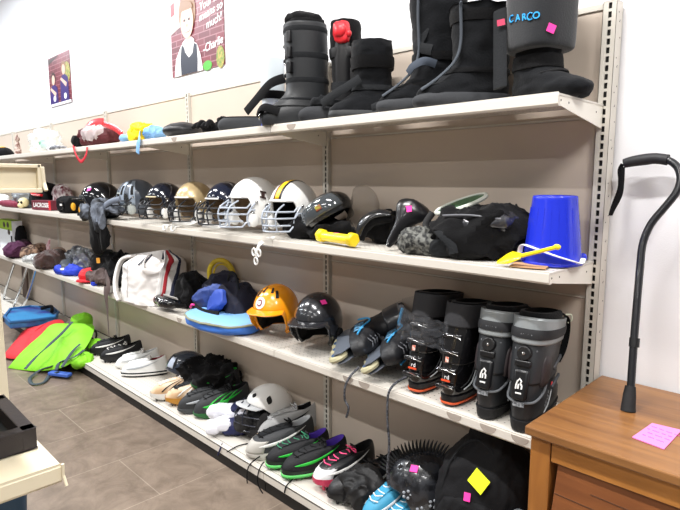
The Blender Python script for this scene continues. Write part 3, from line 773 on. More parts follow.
# short black boot with straps
q = py(373, 104, -.13)
prof = [(0, .15, .10, .055), (.035, .155, .10, .06), (.065, .12, .10, .058), (.1, .07, .095, .05), (.14, .055, .085, .048), (.19, .062, .085, .065), (.25, .07, .085, .078), (.285, .068, .082, .076)]
Cc = walking_boot('short black boot with a wide open cuff, third boot from the left', (q.x, -.15, Z1), -35, prof, navy_fab, [('strap', .70, .80, .006, black_fab), ('strap', .45, .52, .006, char_fab)])
G().box((-.06, -.045, .18), (.03, .03, .05), rot=(0, 0, -.7)).build('buckle', black_plastic, Cc, bevel=.004)
strap_path(Cc, 'loose_strap', char_fab, [py(360, 78, -.22), py(345, 88, -.25), py(332, 96, -.27), py(322, 104, -.28)], .018, flat=(.22, 1))
strap_path(Cc, 'loose_strap', char_fab, [py(372, 108, -.29), py(388, 100, -.28), py(402, 90, -.24), py(412, 82, -.2)], .013, flat=(.25, 1))
# low grey foot of a brace in front
for (u_, v_, rz_, sd, lab) in ((322, 112, -48, 1, 'low grey padded foot rest in front of the red kneecap brace'),):
    q = py(u_, v_, -.235)
    t = thing('boot_sole', lab, 'sole', (q.x + .01, -.235, Z1), rz_)
    G().stack([(0, .09, .08, .042), (.02, .1, .09, .048), (.04, .095, .085, .046), (.055, .07, .07, .038)], n=36, m=12).build('body', mat('dark_grey_rubber2', '#25272b', .8, bump=.4), t)
    G().lump((0, .01, .07), (.04, .06, .022), seed=sd, amp=.012, freq=20, n=40, m=20).build('strap_bundle', char_fab, t)

# two big open soft boots
def soft_boot(label, q, rz, H, sc, tagp=None, seed=0):
    prof = [(0, .19, .10, .056), (.03, .2, .105, .063), (.06, .185, .105, .064), (.09, .13, .105, .062), (.13, .085, .1, .062), (.2, .08, .1, .068), (.3, .088, .1, .078), (H, .095, .1, .085)]
    t = thing('orthopedic_boot', label, 'boot', q, rz, GT, sc=sc)
    g = G().stack(prof, n=64, m=50, inner=.014, cap1=False).crinkle(.007, 22, len(label))
    g.build('shaft', navy_fab, t, ang=60)
    G().stack([(0, .195, .11, .06), (.015, .21, .116, .071), (.035, .208, .115, .070), (.045, .19, .11, .066)], n=44, m=8).build('sole', mat('dark_grey_rubber', '#2a2c30'), t)
    # lapping front flap edge
    e = [V((.03, -.19, .055)), V((.045, -.14, .09)), V((.05, -.09, .14)), V((.052, -.072, .2)), V((.06, -.078, .3)), V((.07, -.08, H - .01))]
    G().tube(smooth_path(e, 30), .008, n=8, flat=(.6, 1), up=(0, -1, 0)).build('flap_edge', mat('grey_binding', '#3d434b', .8), t)
    for z in (.17, .27): G().band(prof, z / H * .93, z / H * .93 + .05, off=.004).build('strap', black_fab, t)
    return t, prof
q = py(434, 92, -.14)
D, prof = soft_boot('large black soft boot with loose straps, fourth boot from the left', (q.x - .0, -.13, Z1), -42, .38, 1.0)
strap_path(D, 'loose_strap', char_fab, [py(428, 20, -.2), py(423, 35, -.21), py(418, 46, -.22), py(432, 50, -.22)], .014, flat=(.2, 1.2))
strap_path(D, 'loose_strap', mat('slate_webbing', '#39414d', .8), [py(436, 64, -.2), py(424, 61, -.23), py(413, 66, -.25), py(408, 73, -.25)], .011, flat=(.2, 1.2))
q = py(478, 90, -.13)
E_, prof = soft_boot('large black soft boot with a stiff tagged upright strap, beside the lettered boot', (q.x, -.14, Z1), -40, .315, 1.0)
oo = E_.location
ss = [py(500, 88, -.27), py(500, 60, -.25), py(500, 35, -.235), py(500, 10, -.22)]
strap_path(E_, 'upright_strap', char_fab, ss, .022, flat=(.3, 1))
pt_ = py(500, 24, -.235) ; ql = E_.rotation_euler.to_matrix().inverted() @ (V(pt_) + V((.01, -.012, 0)) - V(oo)); sticker(E_, ql, E_.rotation_euler.to_matrix().inverted() @ V((.4, -.9, 0)), .022, m=mat('red_tag', '#c23a5c', .6))

# lettered boot
q = py(540, 84, -.15)
prof = [(0, .18, .075, .058), (.02, .195, .08, .066), (.038, .185, .08, .067), (.060, .14, .078, .062), (.088, .08, .075, .058), (.13, .068, .07, .056), (.16, .066, .07, .058)]
Fb = thing('orthopedic_boot', 'black boot with a big foam cuff lettered in blue at the right end', 'boot', (q.x - .005, -.16, Z1), 72, GT, sc=.95)
G().stack(prof, n=60, m=36, p=2.5).crinkle(.005, 28, 3).build('foot', navy_fab, Fb, ang=60)
G().stack([(0, .15, .06, .04), (.008, .155, .065, .045)], n=44, m=2).build('sole', char_plastic, Fb)
cuff = [(.15, .088, .078, .084), (.16, .096, .086, .094), (.2, .098, .088, .096), (.30, .1, .09, .096), (.38, .1, .09, .095), (.40, .095, .085, .09)]
G().stack(cuff, n=48, m=20, inner=.018, cap0=True, cap1=False, p=2.7).build('cuff', mat('foam_cuff', '#14171c', .9, bump=.25, bscale=220, sheen=.3), Fb, ang=60)
G().band(prof, .70, .86, off=.006).build('strap', black_fab, Fb); G().tube(smooth_path([V((-.05, -.06, .075)), V((0, -.1, .082)), V((.05, -.06, .075))], 12), .010, n=8, flat=(.5, 1.2), up=(0, -.4, 1)).build('tongue_strap', black_fab, Fb)
qi = Fb.rotation_euler.to_matrix().inverted()
def onboot(u, v, dy):
    return qi @ (py(u, v, dy) - V(Fb.location))
nrm = qi @ V((.25, -.97, 0))
# lettering on the cuff, following its curve
cyan = mat('cyan_print', '#1f9be0', .6)
def cuff_pt(a, z, off=.003):
    F, B, w = .098 + off, .088 + off, .0955 + off; p_ = 2.7
    y = (B - F) / 2 + (F + B) / 2 * sgp(math.sin(a), 2 / p_); x = w * sgp(math.cos(a), 2 / p_); return V((x, y, z))
def cuff_at(u, v):
    best = None
    for i in range(720):
        a = 2 * PI * i / 720; p_ = cuff_pt(a, 0); wp = V(Fb.location) + Fb.rotation_euler.to_matrix() @ (p_ * .95)
        d = wp - CAM
        k = d.dot(FW); uu = 340 + FPX * d.dot(RT) / k
        n_ = cuff_pt(a + .01, 0) - cuff_pt(a - .01, 0); out = V((n_.y, -n_.x, 0)); ow = Fb.rotation_euler.to_matrix() @ out
        if ow.dot(CAM - wp) < 0: continue
        if best is None or abs(uu - u) < best[0]: best = (abs(uu - u), a)
    a = best[1]; wp = V(Fb.location) + Fb.rotation_euler.to_matrix() @ (cuff_pt(a, 0) * .95)
    yp = wp.y; return a, (py(u, v, yp).z - Z1) / .95
for i, ch in enumerate('CARCO'):
    a, z = cuff_at(508.5 + i * 6.0, 19.5 - i * .8)
    n_ = cuff_pt(a + .01, 0) - cuff_pt(a - .01, 0); out = V((n_.y, -n_.x, 0))
    if ch == 'C':
        lt = G().tube([V((.0088 * math.cos(R(k)), .0095 * math.sin(R(k)), 0)) for k in range(48, 313, 12)], .0021, n=6).build('lettering', cyan, Fb)
        lt.location = cuff_pt(a, z); lt.rotation_euler = face_rot(out, R(4))
    else: text_part('lettering', ch, .027, cyan, Fb, cuff_pt(a, z), face_rot(out, R(4)), bold=.0006)
a, z = cuff_at(548, 29); n_ = cuff_pt(a + .01, 0) - cuff_pt(a - .01, 0); sticker(Fb, cuff_pt(a, z, .004), V((n_.y, -n_.x, 0)), .024, h=.024, spin=-.35)

# far left of the top shelf
q = py(183, 128, -.18)
t = lumpy('bathing_hat', 'smooth black cap lying like a bowl on the top shelf', 'cap', (q.x, -.18, Z1), 10, (.11, .11, .045), gloss_black and mat('matte_black_shell', '#141518', .45), 2, amp=.003, freq=8, p=2.1)
q = py(216, 126, -.17)
t = thing('glove', 'crumpled black glove between the cap and the grey boot sole', 'glove', (q.x, -.17, Z1), 15)
G().lump((0, 0, .03), (.06, .07, .032), seed=5, amp=.014, freq=16, floor=0).build('palm', black_fab, t)
for i in range(4): G().tube(smooth_path([V((-.03 + i * .02, -.04, .03)), V((-.04 + i * .026, -.085, .05 + .01 * (i % 2))), V((-.045 + i * .03, -.12, .03))], 10), [.013, .013, .009], n=10).build('finger', black_fab, t)
G().lump((.02, .02, .065), (.03, .03, .028), seed=9, amp=.01, freq=20).build('cuff', black_fab, t)
# yellow and blue arm floats
q = py(147, 132, -.18)
yel = mat('yellow_fabric', '#f2d416', .6, bump=.2); lblue = mat('light_blue_fabric', '#7fb0e0', .6, bump=.2)
t = thing('swim_vest', 'yellow and light blue child swim vest with a blue strap hanging over the shelf edge', 'swim vest', (q.x, -.18, Z1), 5)
G().lump((-.02, .0, .05), (.12, .1, .05), seed=3, amp=.02, freq=12, floor=0).build('yellow_panel', yel, t)
G().lump((.02, -.04, .075), (.08, .06, .035), seed=6, amp=.015, freq=16).build('yellow_panel', yel, t)
G().lump((.10, -.02, .05), (.07, .06, .035), seed=8, amp=.014, freq=14, floor=0).build('blue_panel', lblue, t)
G().lump((-.12, -.06, .03), (.04, .045, .022), seed=7, amp=.008, freq=14, floor=0).build('blue_panel', lblue, t)
strap_path(t, 'strap', lblue, [py(140, 133, -.25), py(139, 138, -.32), py(138, 146, -.33), py(137.5, 153, -.328)], .022, flat=(.15, 1))
# red and black clear bag
q = py(98, 145, -.17)
t = thing('zip_bag', 'red and black bag with a clear window and a red strap dangling over the edge', 'bag', (q.x, -.16, Z1), 8)
G().lump((0, 0, .07), (.19, .11, .07), seed=4, amp=.02, freq=9, floor=0, p=2.6).build('body', mat('dark_red_fabric', '#4a1018', .7), t)
G().lump((.03, -.04, .085), (.14, .08, .06), seed=9, amp=.016, freq=11, p=2.6).build('window', mat('clear_vinyl', '#d9cdcf', .12, alpha=.6), t)
G().lump((.05, -.04, .09), (.09, .06, .05), seed=11, amp=.02, freq=18).build('contents', mat('mixed_contents', '#c04a40', .5, col2='#e6e2e4', vscale=30), t)
strap_path(t, 'red_flap', red_pl, [py(75, 148, -.24), py(82, 136, -.2), py(90, 125, -.16), py(103, 123, -.1)], .05, flat=(.15, .8), up=(0, -1, .3))
strap_path(t, 'red_flap', red_pl, [py(104, 124, -.2), py(114, 128, -.2), py(122, 134, -.2)], .02, flat=(.3, 1))
G().lump((-.13, -.08, .045), (.045, .04, .04), seed=1, amp=.01, freq=12).build('end_cap', black_fab, t)
strap_path(t, 'strap', mat('red_webbing', '#c02233', .6), [py(73, 146, -.32), py(76, 155, -.335), py(81, 161.5, -.33), py(86, 155, -.328), py(87, 147, -.32)], .012, flat=(.2, 1))
# clear bags
q = py(44, 146, -.16)
t = lumpy('plastic_bag', 'clear crumpled plastic bag holding a green item on the top shelf', 'bag', (q.x + .02, -.15, Z1), 0, (.20, .11, .10), mat('clear_film', '#e9eeee', .15, alpha=.35), 5, amp=.03, freq=12)
G().ell((.12, -.06, .08), (.035, .03, .03)).build('green_item', mat('green_cap', '#2fae7a', .4), t)
G().cyl((.14, -.06, .06), (.3, -.05, .05), .032, n=16).build('clear_bottle', mat('clear_bottle', '#cfe3e0', .15, alpha=.5), t)
q = py(57, 150, -.24)
t = lumpy('flat_package', 'flat white and dark package in front of the clear bag', 'package', (q.x + .02, -.25, Z1), 0, (.16, .05, .02), mat('pack_mix', '#e8e8ec', .3, col2='#3a3c44', vscale=18), 3, amp=.006, freq=14)
q = py(18, 150, -.15)
t = thing('figurine', 'small dark standing figurine on the far left of the top shelf', 'figurine', (q.x, -.15, Z1), 0)
fg = mat('figurine_brown', '#6d4a40', .5, col2='#c9b7ac', vscale=40)
G().stack([(0, .03, .03, .035), (.05, .03, .03, .03), (.1, .022, .022, .022), (.14, .014, .014, .016)], n=16, m=10).build('body', fg, t); G().ell((0, 0, .165), (.022, .022, .026)).build('head', fg, t)
G().tube([(0, 0, .18), (.01, 0, .22)], [.008, .003]).build('hat', fg, t)
q = py(3, 150, -.2)
t = thing('baseball_cap', 'black cap with a yellow crown button at the far left end of the top shelf', 'cap', (q.x, -.2, Z1), 45)
G().lump((0, 0, .02), (.09, .1, .075), seed=2, amp=.006, freq=8, floor=0).build('crown', black_fab, t); G().stack([(.005, .17, -.04, .08), (.012, .17, -.04, .08)], n=24, m=2).build('brim', black_fab, t)
G().ell((0, 0, .095), (.03, .03, .012)).build('button', mat('amber', '#e0a324', .5), t)

# =================================================================== SECOND SHELF
def at(u, v, y): return py(u, v, y).x
# helmets
hb = thing('ski_helmet', 'glossy black helmet with short peak and pink sticker above the hanging grey pad', 'helmet', (at(101, 195, -.16), -.16, Z2), -35, 'helmets')
def elm2(az):
    a = absaz(az); return 8 + (-38 - 8) * sst(50, 75, a)
f = hsurf(.125, .145, .14, .10, elm2); hshell(f, 'shell', [gloss_black, foam_dark], hb, th=.02)
patch(f, 'front_trim', char_plastic, hb, -70, 70, .88, 1.0, off=.006)
G().grid(lambda u, v: f(R(-55 + 110 * u), .97, .004) + V((0, -.05 * v * math.cos(R(-55 + 110 * u)) ** .5, -.006 * v)), 20, 5).build('peak', gloss_black, hb, solid=.005)
sp_ = f(R(62), .52, .003); sticker(hb, sp_, (sp_.x * .8, sp_.y * .8, (sp_.z - .1)), .028)
G().lump((.04, -.13, .04), (.02, .014, .03), seed=3, amp=.004, freq=20).build('strap_clip', mat('amber', '#e0a324'), hb)
G().tube(smooth_path([V((-.1, -.05, .04)), V((-.04, -.15, .01)), V((.05, -.15, .01)), V((.1, -.05, .04))], 16), .01, n=8, flat=(.3, 1), up=(0, -1, 0)).build('chin_strap', black_fab, hb)

hg = football_helmet('grey padded youth helmet lying on its side left of the small black football helmet', (at(137, 200, -.14), -.135, Z2 + .0), -10, mat('slate_shell', '#4a525e', .35, coat=.3), black_wire, inner=lgrey_fab, sc=.95, jaw=mat('padding_grey', '#aab0ae', .8), group='helmets')
fq = hsurf(.108, .132, .125, .145, lambda az: -40)
for a_ in (62, 28, -10):
    patch(fq, 'ridge_panel', mat('light_slate', '#8e9bab', .4), hg, a_ - 9, a_ + 9, .22, .86, off=.004); patch(fq, 'vent', foam_dark, hg, a_ - 4, a_ + 4, .40, .62, off=.007)
navy_gl = mat('navy_gloss', '#10182c', .15, coat=.7); gold_gl = mat('gold_shell', '#b5a079', .32, metal=.35, coat=.5)
football_helmet('small navy black football helmet with cream bumper, left of the gold helmet', (at(172, 206, -.13), -.17, Z2), 8, mat('black_navy_gloss', '#121725', .15, coat=.7), black_wire, brow=mat('cream_bumper', '#cdbf9e', .5), sc=.88)
football_helmet('metallic gold football helmet with a black face mask', (at(196, 206, -.16), -.165, Z2), 16, gold_gl, black_wire, sc=.90, brow=white_plastic, chin=white_plastic)
football_helmet('glossy navy football helmet with white bumper between gold and white helmets', (at(229, 212, -.15), -.16, Z2), 8, navy_gl, black_wire, sc=.90, brow=white_plastic, chin=white_plastic, inner=tan_foam)
football_helmet('plain white football helmet with grey mask and black side emblem', (at(256, 214, -.16), -.165, Z2), -2, white_plastic, grey_wire, sc=.98, mark=pdark, brow=white_plastic)
ws = football_helmet('white football helmet with yellow and black crown stripes and grey mask', (at(295, 218, -.16), -.165, Z2), 10, mat('white_scuffed', '#dcdcda', .35, coat=.2, var=.05, vscale=30), grey_wire, sc=.92, stripe=((mat('yellow_stripe', '#f2c21b', .4), (.0, .012)), (mat('black_stripe', '#1a1a1c', .4), (.018, .005)), (mat('maroon_stripe', '#5d1f22', .4), (-.018, .005))), brow=white_plastic, inner=foam_dark)
# chin strap dangling under the white helmets
q = py(262, 238, -.28)
t = thing('chin_strap', 'white chin strap with snaps dangling over the edge below the striped white helmet', 'strap', (q.x, -.28, Z2))
strap_path(t, 'strap', white_plastic, [py(275, 238, -.26), py(266, 240, -.3), py(260, 244, -.325), py(257, 250, -.33), py(256, 256, -.33)], .009, flat=(.3, 1))
for a, b in ((254, 252), (259, 253), (256, 261)):
    p_ = py(a, b, -.332) - V(t.location); G().tube([p_ + V((.012 * math.cos(k * PI / 6), 0, .016 * math.sin(k * PI / 6))) for k in range(12)], .0042, n=6, closed=True).build('buckle', white_plastic, t)
for u_ in (166, 174):
    q = py(u_, 228, -.318)
    t = thing('plastic_clip', 'white plastic clip on the shelf edge under the gold helmet, ' + ('left' if u_ == 166 else 'right') + ' of two', 'clip', (q.x, -.318, Z2), 0, 'white edge clips')
    g = G().tube(smooth_path([V((-.02, .03, .004)), V((-.022, 0, .004)), V((-.018, -.008, -.012)), V((0, -.01, -.02)), V((.018, -.008, -.012)), V((.022, 0, .004)), V((.02, .03, .004))], 24), .0035, n=6)
    g.build('loop', white_plastic, t); G().box((0, .01, .005), (.03, .02, .004)).build('plate', white_plastic, t, bevel=.001)

# black clothing under the visor helmet
t = lumpy('jacket', 'crumpled black cloth lying under the dark visor helmet', 'clothing', (at(318, 232, -.15), -.145, Z2), 0, (.21, .09, .045), black_fab, 12, amp=.03, freq=11, n=90, m=50)
# dark visor helmet lying tipped
vh = thing('paintball_mask', 'dark visor mask with a red and yellow logo tipped back on black cloth', 'mask', (at(331, 215, -.14), -.14, Z2 + .085), 18, ry=-32)
def elm3(az): a = absaz(az); return -32 + 18 * sst(100, 150, a)
f = hsurf(.115, .10, .075, .035, elm3)
hshell(f, 'shell', [mat('smoke_plastic', '#26282b', .2, coat=.6), foam_dark], vh, th=.012)
patch(f, 'visor', mat('smoke_visor', '#3d4246', .08, coat=1), vh, -62, 62, .42, .86, off=.008)
patch(f, 'logo', mat('logo_mix', '#7c2a2a', .4, col2='#8f8a2a', vscale=60), vh, 6, 18, .62, .74, off=.011)
patch(f, 'red_badge', mat('badge_red', '#d93a55', .4), vh, 150, 166, .30, .44, off=.003)
G().tube(smooth_path([V((-.085, 0, .03)), V((-.05, .1, .0)), V((.03, .13, -.01)), V((.085, 0, .03))], 20), .016, n=8, flat=(.3, 1), up=(0, 0, 1)).build('head_strap', black_fab, vh)
# clear dome
q = py(366, 225, -.07)
t = thing('visor_shield', 'clear smoky visor shield standing against the back panel', 'visor', (q.x - .01, -.05, Z2), 0)
G().grid(lambda u, v: V((.10 * math.cos(PI * u) * (1 - .25 * v), -.04 - .03 * math.sin(PI * u) + .03 * v, .03 + .2 * v * math.sin(PI * (.12 + .76 * u)) ** .5)), 24, 12).build('shield', mat('smoky_clear', '#8d8378', .1, alpha=.35), t, solid=.002)
# yellow dumbbell
yd = mat('yellow_vinyl', '#f3d51c', .4, coat=.3)
a = py(322, 238, -.26); b = py(352, 241, -.29); a.z = b.z = Z2 + .029; mid_ = (a + b) / 2
t = thing('dumbbell', 'small yellow vinyl dumbbell with a pink sticker at the shelf edge', 'dumbbell', (mid_.x, mid_.y, Z2), math.degrees(math.atan2(b.y - a.y, b.x - a.x)))
hl = (b - a).length / 2
G().tube([(-hl, 0, .027), (hl, 0, .027)], .019, n=20).build('handle', yd, t)
for sx in (-1, 1):
    G().cyl((sx * (hl - .012), 0, .0285), (sx * (hl + .016), 0, .0285), .029, n=6).xf().build('head', yd, t, bevel=.006)
sticker(t, (.0, -.003, .0445), (0, -.2, 1), .022, h=.014)
# curved black guard
q = py(372, 236, -.2)
t = thing('shin_guard', 'curved glossy black guard leaning between the dumbbell and the bike seat', 'guard', (q.x, -.17, Z2), 35)
t.rotation_euler.z = 0; o = V(t.location)
gp_ = [py(a_, b_, y_) - o for a_, b_, y_ in ((358, 235, -.22), (362, 224, -.21), (370, 216, -.19), (381, 213, -.17), (391, 214, -.15))]
G().tube(smooth_path(gp_, 24), [.018, .026, .028, .024, .014], n=16, flat=(.45, 1), up=(0, -.5, 1)).build('shell', mat('satin_black', '#1b1c1f', .25, coat=.4), t)
G().tube(smooth_path([p_ + V((0, .012, -.02)) for p_ in gp_], 24), [.014, .02, .022, .02, .01], n=12).crinkle(.004, 40).build('padding', black_fab, t)
t = lumpy('fabric_pouch', 'folded black pouch behind the bike seat and clear visor', 'pouch', (at(386, 228, -.09), -.085, Z2), 15, (.10, .05, .065), black_fab, 21, amp=.025, freq=12)
# bicycle seat
q = py(392, 246, -.22)
t = thing('bicycle_seat', 'smooth black bicycle seat standing on its nose with a pink sticker', 'bicycle seat', (q.x + .015, -.20, Z2), 0)
o = V(t.location)
cen_ = [(388.5, 247, .006), (390, 243, .013), (394, 236, .017), (399, 228, .022), (404, 221, .035), (408, 215, .052), (411.5, 210, .062), (414, 206, .060), (416, 202.5, .042), (417, 201, .014)]
cpt = [tuple(py(a, b, -.265 + .012 * i) - o) + (hw,) for i, (a, b, hw) in enumerate(cen_)]
def seat(u, v):
    c = crom(cpt, v); a = 2 * PI * u
    ax = V((.80, .45, -.42)).normalized(); nr = V((.25, -.93, .25)).normalized(); th = .014 + .014 * v
    q_ = V(c[:3]) + ax * math.cos(a) * c[3] + nr * (math.sin(a) * th * (1 if math.sin(a) > 0 else .4))
    q_ -= nr * .02 * math.cos(a) ** 2 * v; q_.z = max(q_.z, .002); return q_
G().grid(seat, 36, 30, closed=True, cap0=True, cap1=True).build('cover', mat('seat_black', '#17171a', .3, coat=.25), t, ang=70)
sp_ = seat(.25, .66) ; sticker(t, sp_ + V((.0, -.002, 0)), (.25, -.93, .25), .024, h=.022)
g = G(); 
for s_ in (-1, 1): g.tube(smooth_path([seat(.75, .25) + V((s_ * .008, .006, 0)), seat(.75, .5) + V((s_ * .018, .03, 0)), seat(.75, .85) + V((s_ * .022, .004, 0))], 12), .0035, n=8)
g.build('rail', chrome, t)
# camouflage glove
camo = mat('camouflage_fabric', '#1d1e1f', .8, col2='#6f706c', vscale=70, bump=.3)
q = py(422, 250, -.24)
t = lumpy('camouflage_glove', 'grey camouflage pattern glove right of the bike seat', 'glove', (q.x, -.23, Z2), 10, (.085, .075, .045), camo, 6, amp=.014, freq=13)
G().lump((.075, .01, .045), (.06, .06, .045), seed=8, amp=.014, freq=14, floor=0).build('cuff', black_fab, t)
G().lump((.10, -.045, .03), (.055, .03, .03), seed=18, amp=.006, freq=14, floor=0, p=3.2).build('wrist_band', char_fab, t)
# black backpack
q = py(480, 250, -.17)
t = thing('backpack', 'black backpack with glossy panels lying between camouflage glove and blue bucket', 'backpack', (q.x, -.17, Z2), 12)
G().lump((0, .01, .078), (.17, .115, .085), seed=14, amp=.026, freq=9, floor=0, p=2.7, n=96, m=60).build('body', black_fab, t)
G().lump((.04, -.02, .115), (.10, .08, .035), seed=15, amp=.012, freq=12).build('top_pocket', mat('glossy_vinyl_black', '#2b2c31', .22, coat=.5), t)
G().tube(smooth_path([V((-.13, -.07, .10)), V((-.09, -.115, .08)), V((-.05, -.125, .045)), V((-.04, -.13, .02))], 20), .012, n=8, flat=(.35, 1.2), up=(0, -1, .6)).build('strap', char_fab, t)
G().tube(smooth_path([V((-.1, -.08, .135)), V((0, -.1, .14)), V((.1, -.09, .13)), V((.14, -.03, .12))], 20), .003, n=6).build('zip', mat('zip_grey', '#6d6f75', .4), t)
sticker(t, (.03, -.045, .150), (0, -.4, 1), .026, h=.016); G().ell((.0, -.06, .14), (.03, .02, .012)).build('glossy_panel', mat('glossy_slate', '#3a4150', .15, coat=1), t)
# green and white goggle frame on top
t = thing('swim_goggles', 'green lens with a white rim lying on top of the black backpack', 'goggles', (at(462, 216, -.14), -.15, Z2 + .168), 24, rx=24, ry=-9)
pts = [V((.088 * math.cos(a), .034 * math.sin(a), .018 * math.cos(a))) for a in [2 * PI * i / 36 for i in range(36)]]
G().tube(pts, .0075, n=8, closed=True).build('rim', mat('pale_rim', '#d5d8cf', .3, coat=.3), t)
G().grid(lambda u, v: V((.084 * v * math.cos(2 * PI * u), .031 * v * math.sin(2 * PI * u), .018 * v * math.cos(2 * PI * u) + .004)), 32, 5, closed=True).build('lens', mat('green_lens', '#3f6a4c', .15, coat=.6), t, solid=.003)
G().tube(smooth_path([V((-.1, 0, -.018)), V((-.125, -.03, -.04)), V((-.12, -.05, -.06))], 12), .012, n=8, flat=(.4, 1)).build('strap', black_rubber, t)
# blue bucket upside down
blue_pl = mat('blue_bucket_plastic', '#1c2fc4', .25, coat=.4)
q = py(548, 258, -.165)
t = thing('sand_bucket', 'upside-down shiny blue plastic bucket with a white handle', 'bucket', (at(553, 240, -.155), -.155, Z2))
k_ = .103
g = G(); prof = [(z * .955, r * .86, r * .86, r * .86) for z, r in ((0, .100), (.006, .102), (.01, .0965), (.03, .095), (.10, .087), (.18, .077), (.205, .0745), (.212, .071), (.213, .063), (.209, .057), (.209, .02))]
g.stack(prof, n=64, m=40, p=2.0, cap0=False); g.build('body', blue_pl, t, ang=40, solid=.002)
for i in range(10):
    a = -PI / 2 + (i - 5) * .3; G().tube([(.0805 * math.cos(a), .0805 * math.sin(a), .035), (.067 * math.cos(a), .067 * math.sin(a), .168)], .0012, n=6).build('rib', blue_pl, t)
for a in (-2.4, .55): G().ell((.086 * math.cos(a), .086 * math.sin(a), .02), (.012, .012, .014), n=16, m=10).build('handle_lug', blue_pl, t)
hp = [V((.094 * math.cos(a), .094 * math.sin(a), z)) for a, z in ((-2.5, .02), (-2.45, .045), (-2.2, .058), (-1.8, .055), (-1.4, .045), (-1.0, .033), (-.55, .02), (-.2, .012), (-.05, .024))]
G().tube(smooth_path(hp, 40), .0058, n=8, flat=(.45, 1.3), up=(0, 0, 1)).xf().build('handle', mat('white_handle', '#eeeef2', .3, coat=.4), t)
# yellow shovel
ysh = mat('yellow_shovel_plastic', '#f5dd1a', .3, coat=.4)
a = py(500, 262, -.30); b = py(557, 247, -.285)
t = thing('sand_shovel', 'yellow toy shovel leaning on the blue bucket', 'shovel', (a.x, a.y, Z2)); o = V(t.location)
sp0 = py(497, 262.5, -.31) - o; sp0.z = max(sp0.z, .006); sp1 = py(512, 257, -.30) - o; sp2 = py(521, 256, -.295) - o; sp3 = b - o
G().tube([sp0, sp1 * .7 + sp0 * .3, sp1, sp2], [.006, .024, .027, .014], n=16, flat=(.28, 1), up=(.2, -.5, 1)).build('blade', ysh, t)
G().tube([sp2 * .9 + sp1 * .1, (sp2 + sp3) / 2, sp3], [.006, .0055, .006], n=10).build('shaft', ysh, t)
G().ell(sp3, (.011, .008, .008), n=14, m=8).build('grip_end', ysh, t)
# cardboard bit beneath
t = tag(G().box((0, 0, .002), (.10, .09, .003), rot=(0, 0, .3)).build('cardboard_tag', mat('card_brown', '#b9916a', .8), smooth=False), 'brown cardboard tag under the front of the blue bucket', 'tag'); t.location = (at(530, 262, -.255), -.255, Z2)

# left part of second shelf ------------------------------------------
t = thing('knee_pad', 'grey and black ribbed guard draped over the second shelf edge, below the black helmet', 'pad', (at(100, 207, -.24), -.24, Z2))
slate = mat('slate_cloth', '#6b7382', .6, bump=.3); dslate = mat('dark_slate_cloth', '#2a2d35', .7, bump=.3)
o = V(t.location)
G().lump((.04, .0, .02), (.17, .08, .028), seed=6, amp=.022, freq=12, floor=-.002).build('upper_pad', dslate, t)
hang = [py(112, 205, -.26), py(100, 212, -.33), py(98, 225, -.35), py(99, 240, -.35), py(97, 256, -.345)]
qi_ = py(99, 228, -.345) - o
G().lump(qi_, (.10, .035, .17), seed=3, amp=.022, freq=9, p=2.8, stretch=(1.3, 1, .5)).build('lower_pad', black_fab, t)
mixm = mat('slate_black_mix', '#17191e', .65, col2='#737b89', vscale=11, bump=.3)
G().lump(py(110, 207, -.29) - o, (.15, .05, .024), rot=(0, .2, 0), seed=13, amp=.016, freq=10, p=2.6, stretch=(.6, 1, 1.6)).build('grey_panel', mixm, t)
G().lump(py(98, 217, -.365) - o, (.085, .026, .10), rot=(0, .25, 0), seed=12, amp=.018, freq=10, p=2.6, stretch=(1.6, 1, .5)).build('grey_panel', mixm, t)
G().lump(py(84, 212, -.335) - o, (.05, .03, .06), seed=15, amp=.014, freq=10, p=2.6).build('grey_panel', mixm, t)
strap_path(t, 'cuff', slate, [py(120, 199, -.32), py(108, 203, -.335), py(99, 212, -.37), py(97, 222, -.385)], .018, flat=(.4, 1))
strap_path(t, 'orange_tab', mat('orange_tab', '#e8a23a', .5), [py(98, 258, -.35), py(98.5, 263, -.35)], .025, flat=(.3, 1), n=6)
t = thing('camera_bag', 'small round black camera case with a yellow mark left of the black helmet', 'bag', (at(72, 205, -.2), -.21, Z2), 20)
G().lump((0, 0, .06), (.1, .08, .065), seed=1, amp=.01, freq=10, floor=0, p=3).build('body', black_fab, t); G().cyl((0, -.08, .06), (.0, -.1, .06), .035, n=20).build('lens_cap', gloss_black, t); G().box((.02, -.102, .065), (.02, .004, .015)).build('label', white_plastic, t); G().ell((.09, -.05, .05), (.014, .02, .03)).build('strap_end', mat('amber', '#e0a324'), t)
t = thing('equipment_box', 'maroon box with large white letters on the second shelf at left', 'box', (at(47, 205, -.2), -.2, Z2), 12)
mar = mat('maroon_card', '#64202f', .55); G().box((0, 0, .04), (.30, .1, .08)).build('carton', mar, t, smooth=False, bevel=.002)
text_part('lettering', 'LACROSSE', .052, white_plastic, t, (0, -.0508, .04), (PI / 2, 0, 0), bold=.001)
G().box((.13, -.0505, .04), (.03, .002, .078)).build('red_end', red_pl, t, smooth=False)
t = lumpy('glove', 'black glove with red trim lying on the maroon box', 'glove', (at(40, 197, -.15), -.12, Z2), 8, (.17, .08, .12), black_fab, 31, amp=.02, freq=9, p=3)
G().tube(smooth_path([V((-.02, -.08, .14)), V((.05, -.1, .125)), V((.14, -.08, .12))], 12), .022, n=8, flat=(.5, 1), up=(0, 0, 1)).build('red_trim', red_pl, t)
t = lumpy('plastic_package', 'white and maroon wrapped package behind the camera case', 'package', (at(60, 197, -.1), -.08, Z2), 0, (.14, .06, .11), mat('package_mix', '#d9d4d6', .35, col2='#6a2534', vscale=22), 8, amp=.012, freq=10, p=3)
